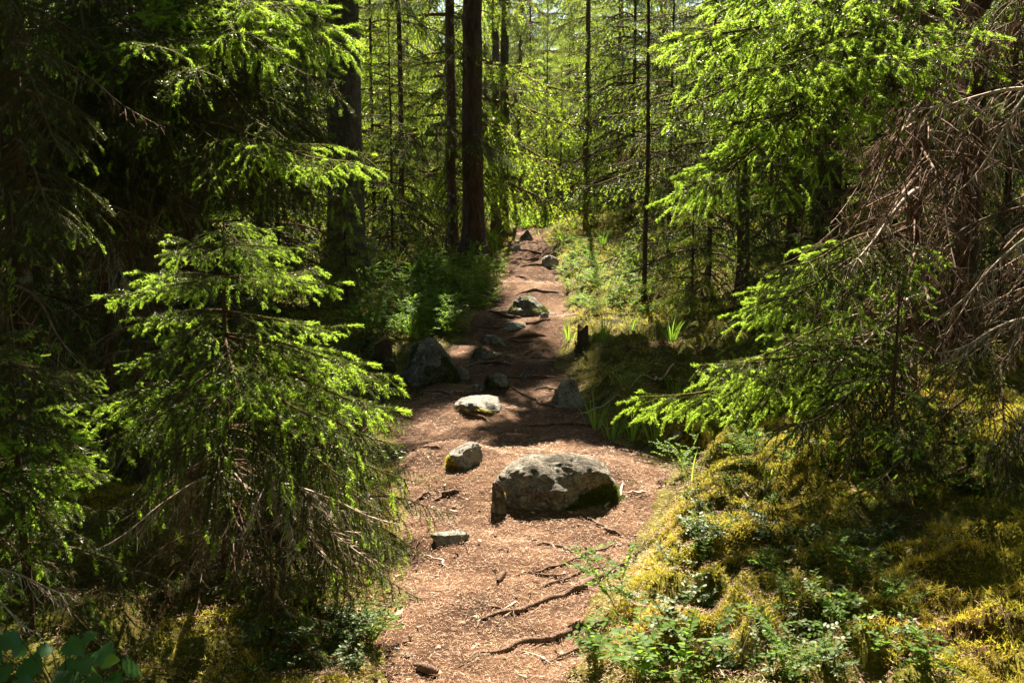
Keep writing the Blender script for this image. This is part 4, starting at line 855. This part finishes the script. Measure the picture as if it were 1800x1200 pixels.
# ------------------------------------------------------------------ roots and sticks
def root_line(pts, r, label, m, name="tree_root", lift=.3, seed=0, cat="root", sides=8):
    rg = np.random.default_rng(seed); P = [G(u, v) for u, v in pts]; n = 8 * len(P); t = np.linspace(0, len(P) - 1, n); q = np.stack([np.interp(t, range(len(P)), [p[k] for p in P]) for k in range(3)], -1)
    q[:, 0] += (fbm(t * 2.3, t * 0, 2, seed) - .5) * .05; q[:, 1] += (fbm(t * 2.3, t * 0 + 9, 2, seed + 4) - .5) * .05
    e = np.minimum(np.linspace(0, 1, n), np.linspace(1, 0, n)) * 5; rr = r * 1.25 * np.clip(.3 + e * .6, 0, 1) * np.linspace(.45, 1.15, n) * (1 + .25 * (fbm(t * 5, t * 0 + 3, 2, seed + 2) - .5)) 
    q[:, 2] = H(q[:, 0], q[:, 1]) + .010 + rr * max(lift, .45) - .02 * np.clip(1 - e * 3, 0, 1)
    b = q.mean(0); o = MB(); tube(o, q - b, rr, sides, 0, .25, rg)
    if cat == "root" and n > 26:
        for kk in range(3):
            i0 = int(n * (.25 + .22 * kk)); a0 = math.atan2(*(q[i0 + 1] - q[i0])[1::-1]) + (.5 + .4 * rg.random()) * (1 if kk % 2 else -1) + math.pi; L0 = .12 + .16 * rg.random(); tt = np.linspace(0, 1, 10)
            w = np.stack([q[i0, 0] + math.cos(a0) * L0 * tt, q[i0, 1] + math.sin(a0) * L0 * tt + .02 * np.sin(tt * 5), 0 * tt], -1); w[:, 2] = H(w[:, 0], w[:, 1]) + .008; tube(o, w - b, rr[i0] * np.linspace(.55, .15, 10), 5, 0, .2, rg)
    ob = o.build(name, [m], smooth=True); ob.location = b; tag(ob, label, cat)
    return ob
M_ROOT = bark_mat("root_bark", (.07, .04, .03), (.17, .105, .075), (.28, .19, .145), 3, (.33, .28, .24), .6, .5)
RL = [([(828, 1118), (868, 1086), (925, 1072), (985, 1052), (1030, 1032), (1060, 1015), (1110, 985)], .0125, "longest bare root curving across the path near the viewer"),
      ([(822, 1158), (880, 1148), (940, 1132), (985, 1122), (1018, 1106), (1075, 1088)], .013, "thick pale root below the longest one at the bottom of the path"),
      ([(933, 960), (958, 959), (985, 965), (1008, 972)], .008, "short forked root lying in the sunny middle of the path"),
      ([(912, 1012), (950, 1006), (1000, 990), (1045, 972), (1085, 957)], .006, "thin dark root slanting up to the right bank"),
      ([(1030, 908), (1052, 926), (1072, 938), (1098, 946)], .009, "knobbly root running from the boulder's shadow to the right bank"),
      ([(965, 1172), (1000, 1152), (1035, 1130)], .007, "dark stick-like root slanting at the lower right of the path"),
      ([(930, 1040), (975, 1028), (1030, 1008), (1065, 995)], .006, "slim pale root just above the longest root"),
      ([(915, 1011), (945, 1012), (1000, 1012)], .005, "thin level root crossing below the slanting one"),
      ([(890, 678), (915, 692), (945, 708), (985, 722)], .010, "root running down right of the small mossy rock"),
      ([(800, 723), (815, 727), (835, 732), (858, 742)], .010, "curled root below the flat pale rock"),
      ([(830, 625), (870, 632), (910, 628), (935, 612)], .012, "arched root spanning the shaded path"),
      ([(880, 600), (910, 603), (935, 600)], .012, "short dark root step in the shaded path"),
      ([(760, 882), (785, 868), (808, 862)], .010, "dark root left of the big boulder"),
      ([(735, 790), (760, 786), (780, 792)], .009, "root crossing the sunny left edge of the path"),
      ([(840, 573), (880, 578), (930, 570), (975, 560)], .012, "long root step below the humped boulder"),
      ([(915, 470), (945, 466), (970, 470)], .015, "root step high up on the path"),
      ([(905, 455), (930, 458), (955, 455)], .013, "upper root step near the head of the path"),
      ([(930, 500), (960, 497), (980, 503)], .012, "root step on the sunny upper path"),
      ([(905, 487), (925, 490)], .012, "stub of root on the sunny upper path"),
      ([(880, 665), (930, 664), (990, 668)], .010, "root reaching from the mossy rock to the angular rock"),
      ([(815, 650), (850, 640), (900, 643)], .016, "crooked root between the mossy boulder and the small mossy rock"),
      ([(900, 640), (950, 630), (1000, 640)], .014, "dark root right of the small mossy rock"),
      ([(845, 612), (900, 596), (960, 590)], .016, "root edging a step in the shaded path"),
      ([(860, 548), (885, 556), (920, 560)], .016, "root at the left foot of the humped boulder"),
      ([(890, 535), (870, 528), (850, 532)], .012, "root left of the humped boulder"),
      ([(720, 700), (770, 690), (800, 700)], .011, "root at the left edge of the path below the mossy boulder"),
      ([(900, 745), (950, 752), (1000, 748), (1050, 752)], .010, "low root crossing the path beyond the boulder"),
      ([(935, 690), (960, 682), (985, 690)], .009, "short root left of the angular rock"),
      ([(905, 520), (945, 512), (985, 516)], .016, "root step just above the humped boulder"),
      ([(900, 443), (930, 442), (958, 446)], .014, "root step close to the head of the path"),
      ([(700, 905), (735, 880), (760, 868)], .008, "root beside the drooping little spruce")]
for k, (p, r, lab) in enumerate(RL): root_line(p, r, lab, M_ROOT, seed=k)
ST = [([(1060, 900), (1085, 880), (1105, 855)], .006, "bleached stick leaning behind the right end of the boulder"), ([(1085, 870), (1115, 868), (1145, 872)], .006, "short stick lying in shade right of the boulder"),
      ([(880, 1075), (900, 1062)], .004, "tiny twig above the longest root"), ([(925, 1148), (950, 1160), (965, 1168)], .004, "dark twig below the thick pale root"),
      ([(1100, 690), (1150, 672), (1200, 640)], .006, "grey stick lying on the right bank among the moss"), ([(1010, 735), (1050, 720), (1090, 700)], .006, "grey stick behind the grass tufts"),
      ([(1290, 860), (1340, 880), (1390, 885)], .005, "dead twig lying on the golden moss"), ([(745, 975), (765, 985), (785, 1000)], .004, "small twig by the thin pale slab")]
for k, (p, r, lab) in enumerate(ST): root_line(p, r, lab, M_PALE, "fallen_stick", .9, 60 + k, "stick", 6)
x, y = scatter(900, 2.4, 12, rng, .5, .2); 
m = MB()
for a_, b_ in zip(x, y):
    an = rng.random() * 6.28; L_ = .04 + .12 * rng.random(); q = np.array([[a_, b_, 0], [a_ + math.cos(an) * L_ * .5, b_ + math.sin(an) * L_ * .5, 0], [a_ + math.cos(an + .2) * L_, b_ + math.sin(an + .2) * L_, 0]])
    q[:, 2] = H(q[:, 0], q[:, 1]) + .014 + rng.random() * .01; tube(m, q, [.0022, .0018, .0010], 3, 0, cap=False)
tag(m.build("twig_litter", [M_DEAD]), "broken twigs scattered over path and banks", kind="stuff")
x, y = scatter(2600, 2.4, 14, rng, .34, .3); n = len(x); a = rng.random(n) * 6.28; D = np.stack([np.cos(a), np.sin(a), rng.random(n) * .5], -1)
m = MB(); blades(m, np.stack([x, y, H(x, y) + .012], -1), D, .012 + .022 * rng.random(n), .008 + .012 * rng.random(n), rng, side=np.tile([0, 0, 1.], (n, 1)) + rng.normal(size=(n, 3)) * .5)
tag(m.build("bark_flakes", [plain_mat("bark_flakes", [(.05, .025, .015), (.13, .07, .045), (.26, .16, .11), (.40, .30, .22)], .8, .2, island=True)]), "bark flakes and cone scales strewn on path and banks", kind="stuff")
# brushwood heap at the head of the path
def heap():
    c = at(1055, 335, 21); c.z = Hs(c.x, c.y); root = empty("brushwood_heap", c); tag(root, "heap of dead brushwood lying behind the head of the path", "brushwood")
    for k in range(26):
        an = _rr.random() * 6.28; p = c + Vector((_rr.uniform(-.9, .9), _rr.uniform(-.5, .5), _rr.uniform(.05, .5))); add_bough(root, "dead", p, p + Vector((math.cos(an), math.sin(an) * .6, _rr.uniform(-.2, .4))) * _rr.uniform(.6, 1.1), 1)
heap()

# ------------------------------------------------------------------ plants
def leafq(mb, P, D, N_, L, W, m=0, fold=.25):
    """pointed oval leaf of four faces around a mid rib"""
    D = np.array(D) / np.linalg.norm(D); S = np.cross(D, N_); S /= np.linalg.norm(S); U = np.cross(S, D); P = np.array(P)
    v = [P, P + D * L * .35 + S * W * .5 + U * fold * W * .5, P + D * L * .72 + S * W * .38 + U * fold * W * .4, P + D * L, P + D * L * .72 - S * W * .38 + U * fold * W * .4, P + D * L * .35 - S * W * .5 + U * fold * W * .5, P + D * L * .35, P + D * L * .72]
    mb.add(v, [[0, 1, 6, 6], ], m) if False else None
    mb.add(v, [[6, 1, 2, 7], [5, 6, 7, 4]], m); mb.add(v, [[0, 1, 6], [0, 6, 5], [7, 2, 3], [4, 7, 3]], m)
def shrub(seed, h, nst, leafL, leafW, dens, m, name, flat=.5):
    rg = np.random.default_rng(seed); root = empty(name, (0, 0, -40)); st = MB(); lf = MB()
    for k in range(nst):
        an = rg.random() * 6.28; d = np.array([math.cos(an) * .45, math.sin(an) * .45, 1]); b = np.array([math.cos(an), math.sin(an), 0]) * .02 * rg.random()
        p = curve(b - [0, 0, .02], d, h * (.6 + .5 * rg.random()), 6, lambda t: -.5, rg, .25); tube(st, p, np.linspace(.0016, .0008, 7), 3)
        twigs = [p]
        for j in range(5):
            i = rg.integers(2, 6); a2 = rg.random() * 6.28; q = curve(p[i], (math.cos(a2), math.sin(a2), .5), h * .35 * (.5 + rg.random()), 4, lambda t: -.3, rg, .2); tube(st, q, np.linspace(.0011, .0006, 5), 3); twigs.append(q)
        for q in twigs:
            Lq = np.linalg.norm(np.diff(q, axis=0), axis=1).sum(); n = max(3, int(Lq / dens))
            for j in range(n):
                t = (.25 + .75 * j / n) * (len(q) - 1); i = min(int(t), len(q) - 2); pp = q[i] * (1 - t + i) + q[i + 1] * (t - i); dd = q[i + 1] - q[i]; dd /= np.linalg.norm(dd); s = np.cross(dd, [0, 0, 1]); s /= np.linalg.norm(s) + 1e-6
                sg = 1 if j % 2 else -1; D = dd * .6 + s * sg * .9 + np.array([0, 0, rg.normal() * .25]); Nn = np.array([rg.normal() * .3, rg.normal() * .3, 1]); sc2 = .7 + .5 * rg.random()
                leafq(lf, pp, D, Nn, leafL * sc2, leafW * sc2)
    st.build("stems", [M_TWIG], root); lf.build("leaves", [m], root)
    return root
BIL = [shrub(500 + k, .20 + .03 * k, 3 + k % 2, .021, .013, .0105, M_BIL, "bilberry_plant") for k in range(4)]
LING = [shrub(520 + k, .11 + .02 * k, 3, .018, .011, .008, M_LING, "lingonberry_plant") for k in range(3)]
bused = set()
def put(protos, k, x, y, s, label, cat, group=None, dz=0):
    P = (x, y, Hs(x, y) + dz); rz = prg.random() * 6.28; o = protos[k]
    if id(o) not in bused: bused.add(id(o)); o.location = P; o.rotation_euler = (0, 0, rz); o.scale = (s, s, s)
    else:
        o = copy_tree(o, P, rz, s)
        for key in list(o.keys()): del o[key]
    return tag(o, label, cat, group)
BIGB = [(1060, 1150, 1.25, "lush bilberry plant overhanging the lower right edge of the path"), (1120, 1190, 1.4, "large bright bilberry plant at the bottom edge right of the path"), (1190, 1185, 1.3, "bilberry plant at the bottom edge right of the largest one"), (1090, 1060, 1.0, "bilberry sprig at the right edge of the path above the lush one"),
        (1440, 1120, 1.15, "pale bilberry plant spreading flat sprays over the golden moss"), (1520, 1140, 1.0, "pale bilberry plant just right of the spreading one"), (1390, 1190, .9, "bilberry plant at the bottom edge below the spreading one"), (640, 1140, .7, "small bilberry plant in the sun at the lower left edge of the path"), (1640, 1190, .9, "bilberry plant in the bottom right corner area")]
for k, (u, v, s, lab) in enumerate(BIGB):
    p = G(u, v); put(BIL, k % 4, p.x, p.y, s, lab, "plant")
def pput(protos, n, box, s0, s1, label, cat, group, dmin=.06, seed=0):
    rgx = random.Random(seed); c = 0
    while c < n:
        u = rgx.uniform(box[0], box[2]); v = rgx.uniform(box[1], box[3]); p = G(u, v)
        if float(pdist(np.array([p.x]), np.array([p.y]))[0]) < dmin or p.y > 30: c += .2; continue
        put(protos, rgx.randrange(len(protos)), p.x, p.y, rgx.uniform(s0, s1), label, cat, group); c += 1
pput(BIL, 110, (640, 455, 880, 600), 1.0, 1.7, "bilberry plant in the dense green patch left of the path", "plant", "bilberry patch left of the path", seed=1)
pput(BIL, 42, (985, 440, 1140, 560), .8, 1.4, "bilberry plant on the sunny right bank of the upper path", "plant", "bilberries on the upper right bank", seed=2)
pput(BIL, 24, (1120, 600, 1500, 840), .7, 1.0, "bilberry plant in the shade under the right boughs", "plant", "bilberries under the right boughs", seed=3)
pput(LING, 34, (1080, 860, 1720, 1195), .7, 1.2, "glossy lingonberry sprig growing through the golden moss", "plant", "lingonberries in the golden moss", seed=4)
pput(LING, 16, (420, 1090, 690, 1195), .7, 1.1, "glossy lingonberry sprig at the lower left of the path", "plant", "lingonberries at the lower left", seed=5)
pput(LING, 26, (600, 600, 700, 720), .8, 1.3, "lingonberry sprig near the left stump", "plant", "lingonberries near the left stump", seed=6)
pput(BIL, 22, (1180, 830, 1700, 1195), .4, .7, "small bilberry shoot among the golden moss", "plant", "bilberry shoots in the golden moss", seed=7)

def tuft(u, v, h, n, label, seed, spread=.06):
    c = G(u, v); rg = np.random.default_rng(seed); mb = MB()
    for k in range(n):
        an = rg.random() * 6.28; b = np.array([math.cos(an), math.sin(an), 0]) * spread * rg.random(); d = np.array([math.cos(an) * .45, math.sin(an) * .45, 1.1]); L_ = h * (.6 + .6 * rg.random())
        p = curve(b, d, L_, 7, lambda t: -1.6 * t * 1.2, rg, .05); w = .0035 * (c.y / 6) ** .5 * np.array([.8, 1, 1, .95, .85, .65, .4, .05]); s = np.cross(d, [0, 0, 1]); s /= np.linalg.norm(s)
        v_ = np.stack([p - s * w[:, None], p + s * w[:, None]], 1).reshape(-1, 3); i = np.arange(7) * 2; mb.add(v_, np.stack([i, i + 1, i + 3, i + 2], -1))
    o = mb.build("grass_tuft", [M_GRASS]); o.location = (c.x, c.y, Hs(c.x, c.y)); tag(o, label, "grass")
for k, (u, v, h, n, lab) in enumerate([(1045, 752, .26, 22, "bright grass tuft right below the angular rock"), (1075, 772, .20, 18, "low grass tuft between the two taller ones on the right"), (1110, 775, .24, 20, "arching grass tuft behind the right end of the boulder"), (1150, 785, .24, 18, "grass tuft beside the lowest right boughs"), (1190, 700, .2, 10, "thin grass tuft in the shade of the right bank"),
     (863, 435, .42, 34, "tall sunlit grass at the bend of the path by the reddish trunk"), (850, 428, .35, 20, "grass close to the foot of the reddish trunk"), (720, 590, .25, 16, "grass tuft in front of the bilberry patch"), (790, 575, .22, 16, "grass tuft at the right foot of the bilberry patch"), (1000, 600, .2, 22, "grass left of the right-hand stump"), (1060, 600, .25, 22, "grass right of the right-hand stump"), (1110, 580, .25, 20, "grass tuft below the lichen-grey sapling"),
     (1215, 850, .22, 5, "single arching grass blades at the top of the golden moss bank"), (960, 400, .3, 26, "grass at the head of the path"), (1010, 405, .3, 22, "grass right of the head of the path"), (1040, 392, .3, 22, "grass at the foot of the thin bare trunk"), (890, 395, .3, 22, "grass at the foot of the twin trunks"), (925, 402, .35, 40, "thick grass where the path fades out of sight"), (940, 396, .4, 40, "tall grass behind the head of the path"), (985, 425, .25, 30, "grass on the sunny right verge of the upper path"), (1060, 430, .3, 30, "grass in the yellow moss of the upper right bank"), (660, 560, .3, 18, "grass behind the left stump"), (1180, 600, .25, 20, "grass near the waist-high spruce"), (540, 1120, .12, 8, "short grass at the lower left"), (1350, 850, .14, 7, "short grass on top of the golden moss")]):
    tuft(u, v, h, n, lab, 700 + k)

def broad_sapling():
    c = G(120, 1190); c = Vector((at(110, 1150, 2.75).x, 2.75, 0)); c.z = Hs(c.x, c.y); root = empty("broadleaf_sapling", c); tag(root, "broad blue-green leaved sapling in the bottom left corner", "plant")
    rg = np.random.default_rng(5); st = MB(); lf = MB()
    def leaf(P, D, N_, L):
        D = D / np.linalg.norm(D); S = np.cross(D, N_); S /= np.linalg.norm(S); U = np.cross(S, D)
        ol = [(0, 0), (.02, .22), (.12, .46), (.22, .34), (.33, .50), (.44, .36), (.60, .42), (.66, .26), (.82, .22), (1, 0)]
        top = [P + D * L * a + S * L * b + U * L * (.15 * b - .25 * a * a) for a, b in ol]; bot = [P + D * L * a - S * L * b + U * L * (.15 * b - .25 * a * a) for a, b in ol]; mid = [P + D * L * a + U * L * (-.25 * a * a) for a, b in ol]
        n = len(ol); v = top + mid + bot; f = []
        for i in range(n - 1): f += [[i, i + 1, n + i + 1, n + i], [n + i, n + i + 1, 2 * n + i + 1, 2 * n + i]]
        lf.add(v, f)
    T = [(35, 1120, .075), (75, 1165, .08), (115, 1130, .07), (130, 1180, .095), (175, 1140, .09), (190, 1190, .085), (60, 1200, .08), (150, 1160, .06), (20, 1180, .07), (215, 1175, .075), (95, 1205, .08), (160, 1205, .08), (50, 1140, .06), (90, 1135, .055), (140, 1155, .06), (110, 1165, .07), (155, 1190, .07), (5, 1150, .06), (40, 1190, .07), (165, 1110, .05)]
    for u, v, L in T:
        p1 = np.array(at(u, v, 2.75 + rg.normal() * .08) - c); mid = p1 * .5 + np.array([0, 0, .04]); tube(st, [np.zeros(3), mid, p1], [.003, .0022, .0015], 4); D = p1 * [1, 1, .1] + rg.normal(size=3) * .15; D[2] = -.03; leaf(p1, D + np.array([0, -.12, 0]), np.array([rg.normal() * .3, -.6 + rg.normal() * .2, 1]), L)
    st.build("stems", [M_TWIG], root); lf.build("leaves", [M_BROAD], root)
    lf2 = MB(); old = lf; lf = lf2
    for u, v, L in [(182, 1165, .055), (200, 1195, .07), (215, 1205, .06), (172, 1185, .05)]:
        p1 = np.array(at(u, v, 2.68) - c); leaf(p1, np.array([rg.normal() * .5, -.4, .5]), np.array([rg.normal() * .3, -.6, 1]), L)
    lf.build("young_leaves", [M_GRASS], root)
broad_sapling()
# dead leaves and cones
def dead_leaf(u, v, L, label, k):
    p = G(u, v); mb = MB(); rg = np.random.default_rng(k); leafq(mb, (0, 0, .012), (math.cos(k), math.sin(k), .15), np.array([.2, -.5, 1]), L, L * .6, 0, .5); o = mb.build("dead_leaf", [M_LEAFB]); o.location = (p.x, p.y, Hs(p.x, p.y) + .01); tag(o, label, "leaf")
dead_leaf(688, 1092, .07, "curled orange-brown leaf at the left edge of the path", 1); dead_leaf(845, 960, .03, "small pale leaf on the path near the thin slab", 2); dead_leaf(806, 905, .05, "upright brown leaf or bark flake left of the big boulder", 3); dead_leaf(1100, 690, .05, "orange leaf hanging in the shade of the right bank", 4)
def cone(u, v, k, label):
    p = G(u, v); mb = MB(); rg = np.random.default_rng(k); n = 9; t = np.linspace(0, 1, n); L = .09; tube(mb, np.stack([t * L, 0 * t, 0 * t], -1), .014 * np.sin(np.pi * (.12 + .8 * t)), 10, 0); q = 160; tt = rg.random(q); a = rg.random(q) * 6.28; r = .014 * np.sin(np.pi * (.12 + .8 * tt))
    P = np.stack([tt * L, np.cos(a) * r, np.sin(a) * r], -1); D = np.stack([0 * a + 1, np.cos(a) * .45, np.sin(a) * .45], -1); D /= np.linalg.norm(D, axis=1)[:, None]; blades(mb, P, D, .011, .010, rg, 0, side=np.stack([0 * a, np.cos(a), np.sin(a)], -1))
    o = mb.build("spruce_cone", [M_DEAD]); o.location = (p.x, p.y, Hs(p.x, p.y) + .02); o.rotation_euler = (0, 0, k * 1.3); tag(o, label, "cone")
cone(875, 1028, 1, "spruce cone lying in the middle of the sunny path"); cone(770, 1190, 2, "spruce cone at the bottom edge of the path"); cone(1015, 880, 3, "spruce cone in the shadow of the boulder")
